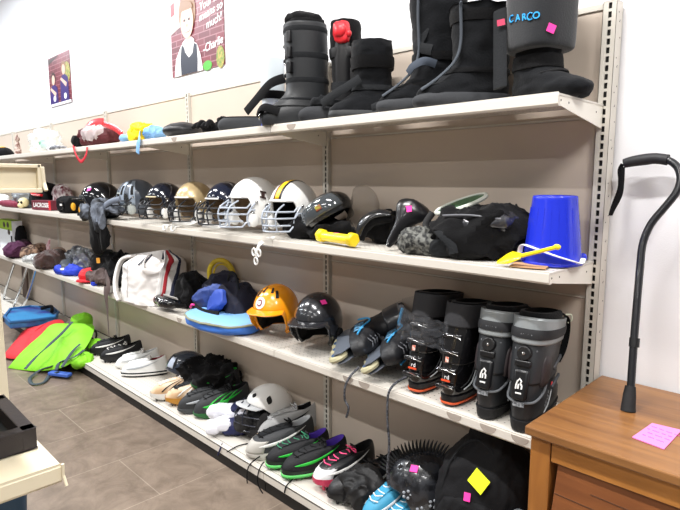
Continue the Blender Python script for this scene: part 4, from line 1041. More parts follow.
t = lumpy('plastic_bag', 'clear grey plastic bag of small parts beneath the near cream shelf', 'bag', (at(24, 198, -.18), -.16, Z2), 0, (.22, .1, .10), mat('grey_film', '#8f9499', .2, alpha=.75), 9, amp=.03, freq=12)
t = lumpy('paper_sheet', 'folded white sheet at the far left of the second shelf', 'paper', (at(2, 199, -.16), -.2, Z2), 0, (.22, .08, .055), mat('white_sheet', '#f0f0f2', .6), 3, amp=.006, freq=8, p=4)
t = lumpy('fabric_bag', 'dark red cloth bag under the white sheet at far left', 'bag', (at(12, 207, -.25), -.24, Z2), 0, (.34, .06, .03), mat('wine_fabric', '#7a1f38', .7), 3, amp=.008, freq=8, p=3)
t = thing('toy_skull', 'small cream toy skull beside the maroon lettered box', 'toy', (at(25, 205, -.24), -.25, Z2), 30)
G().ell((0, 0, .05), (.045, .045, .045)).ell((0, -.03, .025), (.028, .03, .024)).build('head', mat('bone', '#dccf9e', .5), t)
for sx in (-1, 1): G().ell((sx * .016, -.042, .052), (.011, .008, .012)).build('eye_socket', foam_dark, t)

# =================================================================== THIRD SHELF
G3 = 'ski boots on the third shelf'
def skiboot(label, loc, rz, kind='grey', sc=1):
    t = thing('ski_boot', label, 'ski boot', loc, rz, G3, sc=sc)
    grey = kind == 'grey'
    shell = mat('ski_shell_dark', '#26282b', .42, coat=.15, bump=.1, bscale=200) if grey else mat('ski_shell_black', '#0e0e10', .14, coat=.8)
    acc = mat('ski_silver', '#8f9496', .35, metal=.3) if grey else mat('ski_black_cuff', '#141416', .25, coat=.5)
    prof = [(.02, .162, .118, .036), (.045, .168, .128, .044), (.08, .16, .131, .048), (.11, .125, .130, .050), (.14, .092, .128, .050), (.18, .08, .124, .051), (.23, .082, .116, .053), (.28, .09, .107, .057), (.31, .096, .102, .058)]
    G().stack(prof, n=56, m=48, inner=.01, cap1=False, p=2.8).build('lower_shell', shell, t, ang=50)
    G().stack([(0, .158, .125, .036), (.006, .162, .128, .041), (.03, .166, .13, .045), (.036, .166, .13, .047)], n=48, m=8, p=3.2).build('sole', black_rubber if grey else mat('ski_sole', '#161618', .5), t)
    if not grey:
        G().stack([(.008, .1635, .1295, .0425), (.016, .1655, .131, .0445)], n=48, m=2, p=3.2, cap0=False, cap1=False).build('orange_sole_edge', mat('orange_rubber', '#d8582a', .5), t, solid=.002, soff=1)
    # liner rising out of the cuff, higher behind
    lin = [(.24, .086, .095, .046), (.32, .10, .098, .052, .10), (.335, .108, .106, .055, .12), (.347, .106, .106, .052, .12)]
    G().stack(lin, n=44, m=14, inner=.012, cap0=False, cap1=False, p=2.5).build('liner', black_fab, t, ang=60)
    # cuff wraps shin: overlapping plate
    cuff = [(.15, .094, .130, .0545), (.2, .088, .127, .0565), (.25, .093, .118, .06), (.30, .103, .112, .062, .05), (.318, .106, .110, .062, .1)]
    G().stack(cuff, n=52, m=20, cap0=False, cap1=False, p=2.7).build('cuff', shell, t, solid=.004, soff=0, ang=50)
    if grey:
        cp_ = [(.262, .097, .119, .0625, .04), (.29, .102, .1165, .0645, .08), (.330, .107, .113, .0645, .16)]
        G().stack(cp_, n=52, m=8, cap0=False, cap1=False, p=2.7).build('silver_cuff_plate', acc, t, solid=.004, soff=1, label='silver grey plate around the top of the cuff')
        G().band([(.277, .102, .1215, .067, .06), (.303, .107, .1195, .068, .09)], 0, 1, off=.003, p=2.7, n=52).build('power_strap', mat('strap_dark', '#1b1c1f', .6), t)
        text_part('lettering', 'hhhhd', .014, mat('print_grey_light', '#8d9094'), t, (.0, .1235, .294), (PI / 2, 0, PI))
    else:
        cp_ = [(.27, .10, .118, .0635, .05), (.30, .107, .115, .0655, .08), (.345, .110, .110, .0655, .1)]
        G().stack(cp_, n=52, m=8, cap0=False, cap1=False, p=2.7).build('power_strap', mat('strap_matte', '#232326', .75, bump=.2), t, solid=.004, soff=1)
    # closures sit on the heel side
    if grey:
        G().cyl((.0, .106, .240), (.0, .134, .243), .024, .021, n=28).build('dial', black_plastic, t, bevel=.002); dl = [c for c in bpy.data.objects if c.parent == t and c.name.startswith('dial')][0]
        G().ell((.0, .135, .243), (.005, .003, .005), n=12, m=8).build('dial_pin', chrome, dl)
        G().box((.0, .128, .212), (.05, .016, .02)).build('dial_base', black_plastic, t, bevel=.004)
        G().box((.0, .132, .150), (.048, .022, .092), rot=(.08, 0, 0)).build('buckle_plate', mat('badge_black', '#131417', .35), t, bevel=.009, smooth=True)
        em = G()
        for pts_ in (((.009, .140), (.009, .152), (.006, .162), (0, .170), (-.006, .163), (-.004, .156)), ((-.008, .141), (-.008, .150), (-.003, .157)), ((.002, .141), (.002, .154))):
            em.tube([(x, .1455 - (z - .15) * .06, z) for x, z in pts_], .0026, n=6)
        em.box((0, .1455, .128), (.018, .002, .004)); em.build('white_emblem', white_plastic, t)
        G().box((0, .137, .092), (.034, .004, .015)).build('label_patch', mat('silver_label', '#9ea2a6', .4, col2='#50545a', vscale=200), t)
        for sx in (-1, 1):
            G().tube(smooth_path([V((sx * .030, .112, .25)), V((sx * .047, .085, .235)), V((sx * .0555, .05, .20)), V((sx * .0525, .055, .15)), V((sx * .052, .07, .12)), V((sx * .040, .115, .10)), V((sx * .01, .137, .097))], 34), .004, n=8).build('shell_ridge', mat('ridge_grey', '#5b5e62', .4), t)
            G().lump((sx * .046, .065, .185), (.014, .034, .052), rot=(.1, 0, 0), seed=3, amp=.002, freq=9, p=3, n=36, m=24).build('side_panel', mat('dark_maroon_grey', '#2b2426', .45), t)
            for z in (.13, .19): G().box((sx * .057, -.02, z), (.008, .07, .014), rot=(-.35, 0, 0)).build('buckle', mat('ski_buckle', '#505358', .35, metal=.4), t, bevel=.003)
        text_part('lettering', 'BEAST', .020, mat('print_grey_mid', '#7f8286'), t, (-.0535, .035, .088), face_rot((-1, 0, 0), R(48)))
        G().tube(smooth_path([V((-.0535, .062, .055)), V((-.0545, .03, .07)), V((-.055, .008, .10)), V((-.0545, .0, .13))], 20), .0018, n=6).build('side_line', mat('silver_line', '#b4b8ba', .3), t)
        G().ell((-.0545, .004, .128), (.002, .008, .008), n=12, m=8).build('red_dot', mat('red_dot', '#c23338', .4), t)
        G().tube(smooth_path([V((-.03, -.095, .325)), V((-.045, -.125, .31)), V((-.045, -.145, .26)), V((-.04, -.14, .2)), V((-.03, -.12, .16))], 24), .015, n=8, flat=(.2, 1), up=(-.5, -.8, 0)).build('shin_strap', black_fab, t)
        G().tube(smooth_path([V((-.045, -.105, .32)), V((-.058, -.125, .318)), V((-.06, -.13, .30)), V((-.05, -.13, .29))], 16), .003, n=6).build('pull_loop', mat('pale_loop', '#c9cdb8', .5), t)
    else:
        for z, y in ((.075, .137), (.13, .132), (.19, .126), (.245, .116)):
            bk_ = G().box((.0, y + .004, z), (.07, .014, .014), rot=(.1, 0, .08)).build('buckle', mat('black_buckle', '#19191c', .2, coat=.5), t, bevel=.003)
            G().tube([(-.036, y + .008, z - .004), (0, y + .013, z + .004), (.036, y + .008, z)], .002, n=6).build('buckle_wire', chrome, bk_)
        G().box((.0, .1385, .095), (.034, .003, .006)).build('orange_label', mat('orange_print', '#e0502c', .4), t, smooth=False)
        text_part('lettering', 'rd', .022, mat('print_white', '#f5f5f8'), t, (-.004, .139, .108), (PI / 2, 0, PI))
        G().tube(smooth_path([V((-.046, .09, .06)), V((-.0525, .05, .075)), V((-.054, .025, .11)), V((-.0545, .01, .16))], 20), .002, n=6).build('side_line', mat('silver_line', '#b4b8ba'), t)
        G().box((.006, .132, .165), (.012, .003, .018), rot=(0, 0, .2)).build('white_badge', mat('white_orange', '#e9e2dc', .3, col2='#d8582a', vscale=90), t, smooth=False)
    bpy.context.view_layer.update()
    def lean(z): return -.15 * max(0, z - .09) * min(1, max(0, (z - .09) / .06))
    for c_ in [o_ for o_ in bpy.data.objects if o_.parent == t or (o_.parent and o_.parent.parent == t)]:
        if c_.location.length > 1e-6: c_.location.y += lean(c_.location.z); continue      # the shaft leans forward over the foot
        for v_ in c_.data.vertices: v_.co.y += lean(v_.co.z)
    return t
def heel_at(u, v, rz, sc):
    p_ = pz(u, v, Z3); f_ = V((math.sin(R(rz)), -math.cos(R(rz)), 0)); q_ = p_ + f_ * .13 * sc; return (q_.x, q_.y, Z3)
def bx(u, v, y): return at(u, v, y)
skiboot('black and silver ski boot nearest the wooden cabinet, with dial and emblem', heel_at(518, 432, 187, .95), 187, 'grey', .97)
skiboot('black and silver ski boot second from the wooden cabinet', heel_at(483, 419, 186, .95), 186, 'grey', .97)
skiboot('glossy all-black ski boot right of its pair, next to the silver boots', heel_at(446, 406, 184, .94), 184, 'black', .94)
skiboot('glossy all-black ski boot left of its pair, beside the inline skates', heel_at(413, 393, 184, .97), 184, 'black', .97)
# crumpled plastic film around the black pair
c1 = py(440, 332, -.15)
t = thing('plastic_wrap', 'crumpled clear plastic film wrapped around the pair of black ski boots', 'plastic wrap', (c1.x, -.15, Z3 + .185))
def wrap(u, v):
    a = 2 * PI * u; z = (.0 + .105 * v) - .02 * math.cos(a)
    x = .128 * sgp(math.cos(a), .7); y = .142 * sgp(math.sin(a), .6) + .0
    q_ = V((x, y, z)); n_ = noise.noise_vector(q_ * 55) * .008 + noise.noise_vector(q_ * 20) * .008
    return q_ + n_
G().grid(wrap, 120, 22, closed=True).build('film', mat('shiny_film', '#8a8d94', .05, alpha=.14, coat=1), t, ang=12)

# inline skates, tipped on their sides with the wheels to the left
def skate(label, wheelpx, yy, rz, roll, boot_dir_sc=1.0):
    p0 = py(*wheelpx, yy)
    t = thing('inline_skate', label, 'inline skate', (p0.x, yy, p0.z), rz, 'inline skates on the third shelf', ry=roll, sc=boot_dir_sc)
    wm = mat('skate_wheel', '#b6b190', .35, coat=.3); hub = mat('skate_hub', '#3a557c', .4)
    for i in range(4):
        y = -.115 + i * .077
        wl = G().tube([(-.012, y, 0), (-.009, y, 0), (0, y, 0), (.009, y, 0), (.012, y, 0)], [.026, .034, .0385, .034, .026], n=28).build('wheel', wm, t)
        G().cyl((-.0135, y, 0), (.0135, y, 0), .023, n=20).cyl((-.016, y, 0), (.016, y, 0), .007, n=10).build('wheel_hub', hub, wl)
    g = G()
    for sx in (-1, 1):
        out = [(-.14, -.008), (.14, -.008), (.15, .02), (.13, .06), (-.12, .06), (-.15, .02)]; x = sx * .0185
        v2 = [(x - .0015, a, b) for a, b in out] + [(x + .0015, a, b) for a, b in out]
        g.add(v2, [tuple(range(6)), tuple(range(11, 5, -1))] + [(i, (i + 1) % 6, 6 + (i + 1) % 6, 6 + i) for i in range(6)])
    g.box((0, 0, .06), (.04, .25, .004)); g.build('frame', mat('skate_frame', '#8d96a4', .3, metal=.6), t)
    prof = [(.06, .145, .115, .038), (.08, .152, .12, .045), (.11, .145, .12, .048), (.14, .11, .118, .047), (.17, .06, .115, .045), (.21, .045, .11, .046), (.26, .05, .105, .05), (.29, .052, .1, .05)]
    G().stack(prof, n=48, m=40, inner=.01, cap1=False).crinkle(.003, 35).build('boot', mat('skate_black', '#15161a', .5, bump=.3), t, ang=60)
    G().stack([(.205, .05, .115, .052), (.24, .053, .112, .055), (.275, .055, .108, .056)], n=44, m=8, cap0=False, cap1=False).build('cuff', mat('skate_cuff', '#22252b', .3, coat=.4), t, solid=.004, soff=0)
    lb = mat('skate_light_blue', '#3f9fd8', .5); 
    G().tube(smooth_path([V((-.044, -.03, .285)), V((-.03, -.052, .27)), V((0, -.056, .25)), V((.03, -.052, .27)), V((.044, -.03, .285))], 20), .006, n=8).build('blue_piping', lb, t)
    for sx in (-1, 1):
        G().tube(smooth_path([V((sx * .047, -.11, .10)), V((sx * .05, -.05, .12)), V((sx * .049, .0, .15)), V((sx * .05, .05, .14)), V((sx * .05, .09, .1))], 24), .0035, n=6).build('blue_side_line', lb, t)
        G().grid(lambda u, v: V((sx * (.0495 + .0015 * math.sin(PI * v)), -.07 + .11 * u, .085 + .04 * v)), 8, 4).build('blue_panel', mat('skate_pattern', '#5f9cc4', .5, col2='#1b2028', vscale=90), t, solid=.001)
    G().box((.03, -.06, .17), (.04, .05, .014), rot=(-.5, 0, .4)).build('buckle', mat('ski_buckle', '#505358'), t, bevel=.003)
    lg = G()
    for k in range(5): lg.tube([(-.022, -.12 + k * .018, .128 + k * .009), (0, -.122 + k * .018, .140 + k * .009), (.022, -.115 + k * .018, .13 + k * .009)], .0025, n=6)
    lg.build('laces', mat('lace_speckled', '#23242a', .8, col2='#8b8e94', vscale=200), t)
    G().tube(smooth_path([V((0, .105, .27)), V((0, .135, .30)), V((0, .12, .325)), V((0, .09, .3))], 14), .008, n=8, flat=(.4, 1.4), up=(1, 0, 0)).build('pull_loop', black_fab, t)
    return t
s1 = skate('inline skate lying on its side beside the black batting helmet, wheels to the left', (340, 362), -.215, 42, 64, 1.06)
s1.location.z = Z3 + .055
s2 = skate('inline skate with bright blue collar leaning on the black ski boots', (374, 374), -.20, 34, 58, 1.04)
s2.location.z = Z3 + .053
def hang(label, pts, r, m, group, name='shoelace', n=30):
    o = V(pts[0]); t = thing(name, label, 'lace', o, 0, group)
    G().tube(rel(smooth_path(pts, n), o), r, n=7).build('cord', m, t); return t
lsp = mat('lace_dark_speckled', '#121216', .8, col2='#5d5f66', vscale=160)
strap_path(s1, 'hanging_lace', lsp, [py(358, 366, -.27), py(350, 374, -.31), py(345, 384, -.332), py(344.5, 396, -.332), py(348, 404, -.332), py(346, 413, -.332)], .0042, flat=(1, 1), n=40)
strap_path(s2, 'hanging_lace', lsp, [py(406, 376, -.25), py(396, 381, -.29), py(389, 389, -.322), py(387, 400, -.333), py(387, 420, -.333), py(388.5, 440, -.333), py(387, 465, -.333), py(388, 480, -.333)], .0042, flat=(1, 1), n=60)

# batting helmets
orange = mat('orange_gloss', '#f19a17', .25, coat=.5)
bh, fb = batting_helmet('bright orange vented batting helmet with a white logo circle', (at(277, 310, -.165), -.17, Z3), 22, orange, sc=1.0)
for nm, m_, a_, r_ in (('logo_disc', white_plastic, -14, .030),):
    c0 = fb(R(a_), .80, .002); nn = V((c0.x, c0.y, (c0.z - .13) * .9)).normalized(); e1 = nn.cross(V((0, 0, 1))).normalized(); e2 = e1.cross(nn)
    g = G(); vs = [c0 + nn * .002]
    ring = [c0 + nn * (.0015 - .0012 * 1) + (e1 * math.cos(2 * PI * k / 24) * r_ * .85 + e2 * math.sin(2 * PI * k / 24) * r_) for k in range(24)]
    # drape disc on the shell
    def dz(v, c0=c0): 
        d = V((v.x, v.y, v.z - .13)); k = 1 / math.sqrt((d.x / .104) ** 2 + (d.y / .122) ** 2 + (d.z / .122) ** 2); return V((d.x * k, d.y * k, d.z * k + .13)) + nn * .0022
    g.add([dz(c0)] + [dz(c0 + (e1 * math.cos(2 * PI * k / 24) * r_ + e2 * math.sin(2 * PI * k / 24) * r_) * .5) for k in range(24)] + [dz(c0 + e1 * math.cos(2 * PI * k / 24) * r_ + e2 * math.sin(2 * PI * k / 24) * r_) for k in range(24)],
          [(0, 1 + k, 1 + (k + 1) % 24) for k in range(24)] + [(1 + k, 25 + k, 25 + (k + 1) % 24, 1 + (k + 1) % 24) for k in range(24)])
    g.build(nm, m_, bh)
    G().tube([dz(c0 + e1 * math.cos(R(k)) * .013 + e2 * math.sin(R(k)) * .014) + nn * .0015 for k in range(40, 330, 20)], .003, n=6).build('logo_letter', mat('logo_maroon', '#7c2a3a', .4), bh)
bb, fb = batting_helmet('dark metallic charcoal batting helmet with a pink sticker', (at(319, 316, -.16), -.165, Z3), 20, mat('graphite_gloss', '#2c2d31', .22, metal=.3, coat=.6), vents=False, sc=1.0)
sp_ = fb(R(50), .50, .003); sticker(bb, sp_, (sp_.x, sp_.y, sp_.z - .12), .024, h=.024)

# blue swim float / case and backpack
t = thing('float_belt', 'bright blue shallow fabric case jutting over the shelf edge below the blue backpack', 'case', (at(222, 322, -.26), -.25, Z3), 4)
bl = mat('sky_blue_fabric', '#3f78d6', .6, bump=.2)
prof = [(0, .12, .12, .21), (.012, .137, .13, .235), (.032, .14, .13, .24), (.046, .137, .125, .237), (.052, .12, .11, .22)]
G().stack(prof, n=64, m=16, p=2.5).crinkle(.008, 14, 2).build('body', bl, t, ang=60)
G().stack([(.044, .139, .129, .239), (.054, .132, .124, .232), (.060, .12, .11, .22)], n=64, m=6, p=2.5).crinkle(.006, 14, 2).build('lid', mat('pale_blue_fabric', '#7fb2e4', .6, bump=.2), t)
pth = [V((.24 * sgp(math.cos(a), .85), -.005 + .137 * sgp(math.sin(a), .85), .048)) for a in [2 * PI * i / 48 for i in range(48)]]
G().tube(pth, .006, n=6, closed=True).crinkle(.006, 14, 2).build('zip', mat('zip_olive', '#8c8f78', .5), t)
t = thing('backpack', 'navy and blue backpack slumped on the sky blue case left of the orange helmet', 'backpack', (at(222, 300, -.15), -.14, Z3), -8, rx=0)
G().lump((0, .03, .10), (.21, .105, .10), rot=(0, .06, 0), seed=24, amp=.028, freq=8, floor=0, p=3.0, n=110, m=64).build('body', mat('black_navy_cloth', '#16182a', .75, bump=.35), t)
bp = mat('backpack_blue', '#2f4483', .6, bump=.3)
G().lump((-.04, -.06, .10), (.15, .045, .06), rot=(.3, -.35, 0), seed=25, amp=.018, freq=11, p=4).build('front_pocket', bp, t)
G().lump((.10, -.085, .115), (.085, .022, .048), rot=(-.35, -.5, .15), seed=2, amp=.008, freq=10, p=5).build('flap_pocket', mat('pocket_blue', '#2c4aa6', .6), t, bevel=.006)
G().box((.085, -.108, .098), (.03, .006, .026), rot=(-.35, -.5, .1)).build('pocket_patch', black_fab, t, bevel=.002)
G().tube(smooth_path([V((-.2, -.08, .05)), V((-.1, -.13, .06)), V((.05, -.14, .055)), V((.17, -.11, .06))], 20), .014, n=8, flat=(.4, 1.3), up=(0, -1, .4)).build('strap', black_fab, t)
G().tube(smooth_path([V((-.12, -.14, .05)), V((-.09, -.146, .07)), V((-.06, -.145, .075))], 8), .006, n=6).build('pink_tab', pink, t)
G().tube(smooth_path([V((.06, .0, .21)), V((.09, 0, .25)), V((.15, 0, .25)), V((.19, .0, .18))], 20), .009, n=8, flat=(.5, 1.2), up=(0, 1, 0)).build('carry_loop', black_fab, t)
q = py(222, 276, -.04)
t = thing('dog_bowl', 'yellow plastic ring rim standing behind the navy backpack', 'ring', (q.x, -.045, Z3 + .09), 20)
G().tube([V((.085 * math.cos(2 * PI * k / 40), 0, .11 + .085 * math.sin(2 * PI * k / 40))) for k in range(40)], .014, n=10, closed=True).build('rim', mat('mustard_plastic', '#d9bf2e', .4, coat=.2), t)
t.name = 'plastic_ring'
G().tube([V((.06 * math.cos(2 * PI * k / 40), .01, .11 + .06 * math.sin(2 * PI * k / 40))) for k in range(40)], .006, n=8, closed=True).build('inner_rim', mat('mustard_plastic', '#d9bf2e'), t)
# black cloth bag between white bag and backpack, sunglasses/camera
t = lumpy('shoulder_bag', 'soft black bag between the white tote and the navy backpack', 'bag', (at(193, 292, -.12), -.13, Z3), 0, (.085, .09, .10), black_fab, 27, amp=.03, freq=9)
t = thing('sunglasses', 'dark wraparound goggles with maroon lens on the shelf edge by the white tote', 'goggles', (at(168, 303, -.27), -.275, Z3), -10)
G().tube(smooth_path([V((-.10, .04, .03)), V((-.07, -.02, .05)), V((0, -.035, .055)), V((.07, -.02, .05)), V((.1, .04, .04))], 24), [.02, .03, .028, .03, .02], n=12, flat=(1, 1)).crinkle(.004, 40).build('frame', gloss_black, t)
G().ell((-.045, -.045, .05), (.034, .02, .026)).build('lens', mat('maroon_lens', '#4a0f16', .1, coat=1), t); G().ell((.045, -.045, .05), (.034, .02, .026)).build('lens', mat('dark_lens', '#111114', .1, coat=1), t)
G().tube(smooth_path([V((.08, .02, .04)), V((.15, .0, .05)), V((.2, .04, .05))], 12), .02, n=8, flat=(.3, 1)).build('head_strap', black_fab, t)
G().tube(smooth_path([V((-.08, .03, .06)), V((.03, -.02, .09)), V((.12, .02, .08))], 12), .012, n=8, flat=(.3, 1)).build('white_strap', white_fab, t)
# white tote bag
c = py(157, 290, -.17)
t = thing('tote_bag', 'big white fabric bag with red and navy stripe bulging over the shelf edge', 'bag', (c.x, -.185, Z3), 0)
wb = mat('white_bag_fabric', '#dedbd9', .75, bump=.15)
g = G()
def bag(u, v):
    a = 2 * PI * u; z = .29 * v
    rx_ = .235 * (1 - .04 * v - .30 * sst(.8, 1, v)); ry_ = .165 * (1 - .06 * v - .55 * sst(.7, 1, v) ** 1.5) 
    q_ = V((rx_ * sgp(math.cos(a), .75) - .03 * v, ry_ * sgp(math.sin(a), .75) + .02 * v, z + .03 * math.cos(a) * v))
    n_ = V((q_.x, q_.y, 0)).normalized(); w_ = q_ * 9
    q_ += n_ * .013 * (noise.noise(w_) + .7 * ((1 - abs(noise.noise(w_ * 1.7))) ** 3 - .5)); q_.z = max(q_.z, 0); return q_
g.grid(bag, 80, 44, closed=True, cap0=True, cap1=True); g.build('body', wb, t, ang=60)
def bagrib(u0, v0, u1, v1, name, m_, hw=.012, off=.004, n=20, th=.002):
    def fn(a, b):
        u = u0 + (u1 - u0) * a; v = v0 + (v1 - v0) * a; d = V((u1 - u0, (v1 - v0) * .35, 0)).normalized(); u += -d.y * (b - .5) * hw * 2 * .9; v += d.x * (b - .5) * hw * 6
        v = min(max(v, .0), .999); q_ = bag(u % 1, v); n_ = V((q_.x, q_.y, .02)).normalized(); return q_ + n_ * off
    return G().grid(fn, n, 3).build(name, m_, t, solid=th, soff=1)
bagrib(.945, .02, 1.005, .98, 'red_stripe', mat('stripe_red', '#a3202c', .7), hw=.010)
bagrib(.985, .02, 1.045, .98, 'navy_stripe', mat('stripe_navy', '#20243c', .7), hw=.010)
bagrib(.915, .02, .975, .98, 'white_band', white_fab, hw=.014, off=.003)
rim = smooth_path([bag(.52, .98) + V((-.005, -.01, .0)), bag(.56, .75) + V((-.04, -.02, .03)), bag(.60, .45) + V((-.035, -.04, .0)), bag(.66, .15) + V((-.0, -.03, 0)), bag(.70, .0) + V((.0, -.02, .0))], 30)
G().tube(rim, .014, n=10, flat=(.5, 1.2)).build('rolled_edge', mat('grey_lining', '#a9a6a2', .8), t)
G().tube([p_ + V((.006, -.012, .002)) for p_ in rim], .009, n=10).build('edge_binding', wb, t)
G().tube(smooth_path([bag(.82, .93) + V((0, -.006, .0)), bag(.84, .80) + V((.01, -.014, 0)), bag(.87, .68) + V((.02, -.03, 0)), bag(.93, .68) + V((.03, -.02, 0)), bag(.97, .8) + V((.01, -.01, 0)), bag(.98, .95)], 30), .014, n=8, flat=(.35, 1.3), up=(0, -1, 0)).build('handle', wb, t)
for uu in (.80, .83): bagrib(uu, .78, uu + .015, .95, 'handle_tab', pnavy, hw=.006, off=.009)
bagrib(.95, .85, .97, .97, 'handle_tab', pnavy, hw=.008, off=.009)
G().tube([bag(.74, v) + V((0, -.003, 0)) for v in [i / 20 for i in range(2, 20)]], .0022, n=6).build('seam', mat('seam_grey', '#b3b0ae', .8), t)

# left part of the third shelf --------------------------------------
t = lumpy('coat', 'black cloth heap behind the brown scarf and red cap', 'clothing', (at(118, 265, -.1), -.115, Z3), 0, (.36, .10, .11), black_fab, 32, amp=.035, freq=8, n=90, m=50)
t = thing('scarf', 'brown taupe scarf with a long end dangling far below the shelf', 'scarf', (at(104, 280, -.2), -.21, Z3), 0); o = V(t.location)
tp = mat('taupe_cloth', '#5b4d4b', .8, bump=.3)
G().lump((.0, -.01, .045), (.14, .08, .05), seed=2, amp=.025, freq=11, floor=0).build('bunched_part', tp, t)
strap_path(t, 'hanging_end', tp, [py(106, 276, -.25), py(108, 284, -.32), py(106, 294, -.338), py(107, 306, -.338), py(108, 320, -.338), py(109, 336, -.338)], [.05, .05, .035, .018, .010, .007], flat=(.2, 1), n=40)
t = thing('baseball_cap', 'red cap lying beside the taupe scarf', 'cap', (at(92, 267, -.2), -.22, Z3 + .0), 60)
G().lump((0, 0, .035), (.08, .09, .05), seed=2, amp=.008, freq=8, floor=0).build('crown', mat('red_cloth', '#c3222c', .7, bump=.2), t); G().stack([(.01, .17, -.04, .075), (.018, .17, -.04, .075)], n=24, m=2).build('brim', mat('red_cloth', '#c3222c'), t)
t = thing('toy_figure', 'small orange and white toy under the hanging grey guard', 'toy', (at(98, 264, -.2), -.12, Z3 + .09), 0)
G().ell((0, -.1, .03), (.04, .03, .04)).build('body', mat('orange_tab', '#e8a23a'), t); G().ell((-.05, -.09, .02), (.035, .03, .03)).build('white_part', white_plastic, t)
t.location.z = Z3
t = thing('cloth_shirt', 'bright blue folded shirt with white print on the shelf edge', 'clothing', (at(73, 272, -.2), -.235, Z3), 10)
G().lump((0, 0, .03), (.16, .075, .032), seed=4, amp=.02, freq=10, floor=0).build('body', mat('royal_cloth', '#1c37b8', .7, bump=.2), t)
G().ell((.04, -.055, .045), (.045, .02, .012)).build('print', white_fab, t)
t = thing('toy_blocks', 'tiny yellow and blue item on the shelf edge beside the blue shirt', 'toy', (at(93, 281, -.29), -.285, Z3), 0)
G().box((0, 0, .012), (.045, .03, .024)).build('blue_part', mat('royal_cloth', '#1c37b8'), t, bevel=.003); G().box((-.04, .01, .016), (.035, .03, .02)).build('yellow_part', mat('yellow_vinyl', '#f3d51c'), t, bevel=.003)
t = lumpy('clog', 'dark grey rubber clog in front of the clear wrapped parcel', 'clog', (at(66, 266, -.22), -.21, Z3), 70, (.05, .16, .05), mat('slate_rubber', '#3a4048', .5), 12, amp=.01, freq=8)
t = lumpy('parcel', 'parcel wrapped in shiny grey film above the blue shirt', 'parcel', (at(80, 254, -.12), -.10, Z3), 0, (.19, .09, .10), mat('foil_grey', '#8b9097', .2, col2='#3b3f46', vscale=16, coat=.6), 5, amp=.03, freq=12)
def slipper(label, loc, rz, m1, m2):
    t = thing('slipper', label, 'slipper', loc, rz, 'slippers at the far left of the third shelf')
    G().lump((0, -.02, .045), (.062, .13, .05), seed=len(label), amp=.012, freq=16, floor=0).build('upper', m1, t); G().ell((0, .06, .075), (.04, .055, .03)).build('lining', m2, t); return t
brn = mat('brown_plush', '#3c2622', .95, bump=.8, bscale=90, sheen=.3)
slipper('dark brown plush slipper with its round toe toward the viewer', (at(52, 263, -.2), -.19, Z3), 45, brn, mat('beige_fur', '#a08a7c', .95)).scale = (1.5, 1.5, 1.5)
slipper('purple plush slipper beside the green and white box', (at(20, 252, -.2), -.2, Z3), 50, mat('plum_plush', '#4a2340', .95, bump=.6), mat('plum_lining', '#2b1522', .95)).scale = (1.5, 1.5, 1.5)
slipper('tan patterned slipper between purple slipper and pink card', (at(34, 254, -.17), -.15, Z3), 50, mat('leopard_plush', '#8f7460', .95, col2='#3f2e28', vscale=40), mat('beige_fur', '#a08a7c')).scale = (1.4, 1.4, 1.4)
t = thing('knit_hat', 'black knit hat standing behind the purple slipper', 'hat', (at(17, 240, -.1), -.07, Z3), 0)
G().lump((0, 0, .14), (.09, .06, .14), seed=3, amp=.008, freq=8, floor=0).build('crown', black_fab, t); G().tube([V((.092 * math.cos(2 * PI * k / 24), .06 * math.sin(2 * PI * k / 24), .04)) for k in range(24)], .02, n=8, closed=True).build('brim', black_fab, t)
t = tag(G().box((0, 0, .09), (.13, .012, .18), rot=(-.25, -.6, 0)).build('pink_card', mat('pink_white_card', '#c98d96', .6, col2='#e6d3d4', vscale=30), smooth=False), 'pink greeting card leaning behind the tan slipper', 'card'); t.location = (at(46, 248, -.1), -.085, Z3 - .0)
t = lumpy('plastic_bag', 'thin clear plastic bag hanging over the shelf edge beside the brown slipper', 'bag', (at(33, 262, -.25), -.24, Z3), 0, (.20, .07, .035), mat('clear_film', '#e9eeee'), 15, amp=.02, freq=12)
bxm = mat('box_white', '#dfe3ea', .5)
t = thing('product_box', 'green topped white box with black pictures at the far left', 'box', (at(12, 235, -.09), -.10, Z3), 0)
G().box((0, 0, .16), (.50, .10, .32)).build('carton', bxm, t, smooth=False, bevel=.002); G().box((0, -.0508, .27), (.502, .002, .10)).box((0, 0, .3208), (.5, .1, .001)).build('green_band', mat('box_green', '#8fb02a', .5), t, smooth=False)
for x, z in ((-.02, .27), (.12, .275), (.14, .20)): G().ell((x, -.053, z), (.04, .003, .03)).build('picture', pdark, t)
G().box((.22, -.0515, .13), (.05, .002, .07)).build('black_square', foam_dark, t, smooth=False)
# chrome hand-frame standing under the third shelf
t = thing('walker', 'folded chrome tube walking frame standing on the base shelf at far left', 'walking frame', (py(20, 310, -.2).x, -.2, ZB), 0); o = V(t.location)
for k, pp in enumerate((((14, 264), (8, 282), (4, 298), (8, 306), (16, 300)), ((27, 266), (22, 284), (16, 300), (14, 310)), ((36, 268), (31, 286), (24, 304), (17, 313)))):
    pts = [py(a, b, -.20 - .03 * k) - o for a, b in pp]
    G().tube(smooth_path([V((p_.x, p_.y, max(p_.z, .012))) for p_ in pts], 24), .013, n=10).build('tube', chrome, t)
G().tube([py(8, 306, -.2) - o + V((0, 0, .0)), py(20, 309, -.26) - o], .012, n=10).build('cross_bar', chrome, t)
t = tag(G().box((0, 0, .22), (.16, .02, .44), rot=(0, .1, 0)).build('brown_panel', mat('brown_board', '#54443c', .7), smooth=False), 'dark brown board standing behind the chrome frame', 'board'); t.location = (py(24, 290, -.06).x, -.04, ZB + .02)

# =================================================================== BASE SHELF
GS = 'shoes along the base shelf'
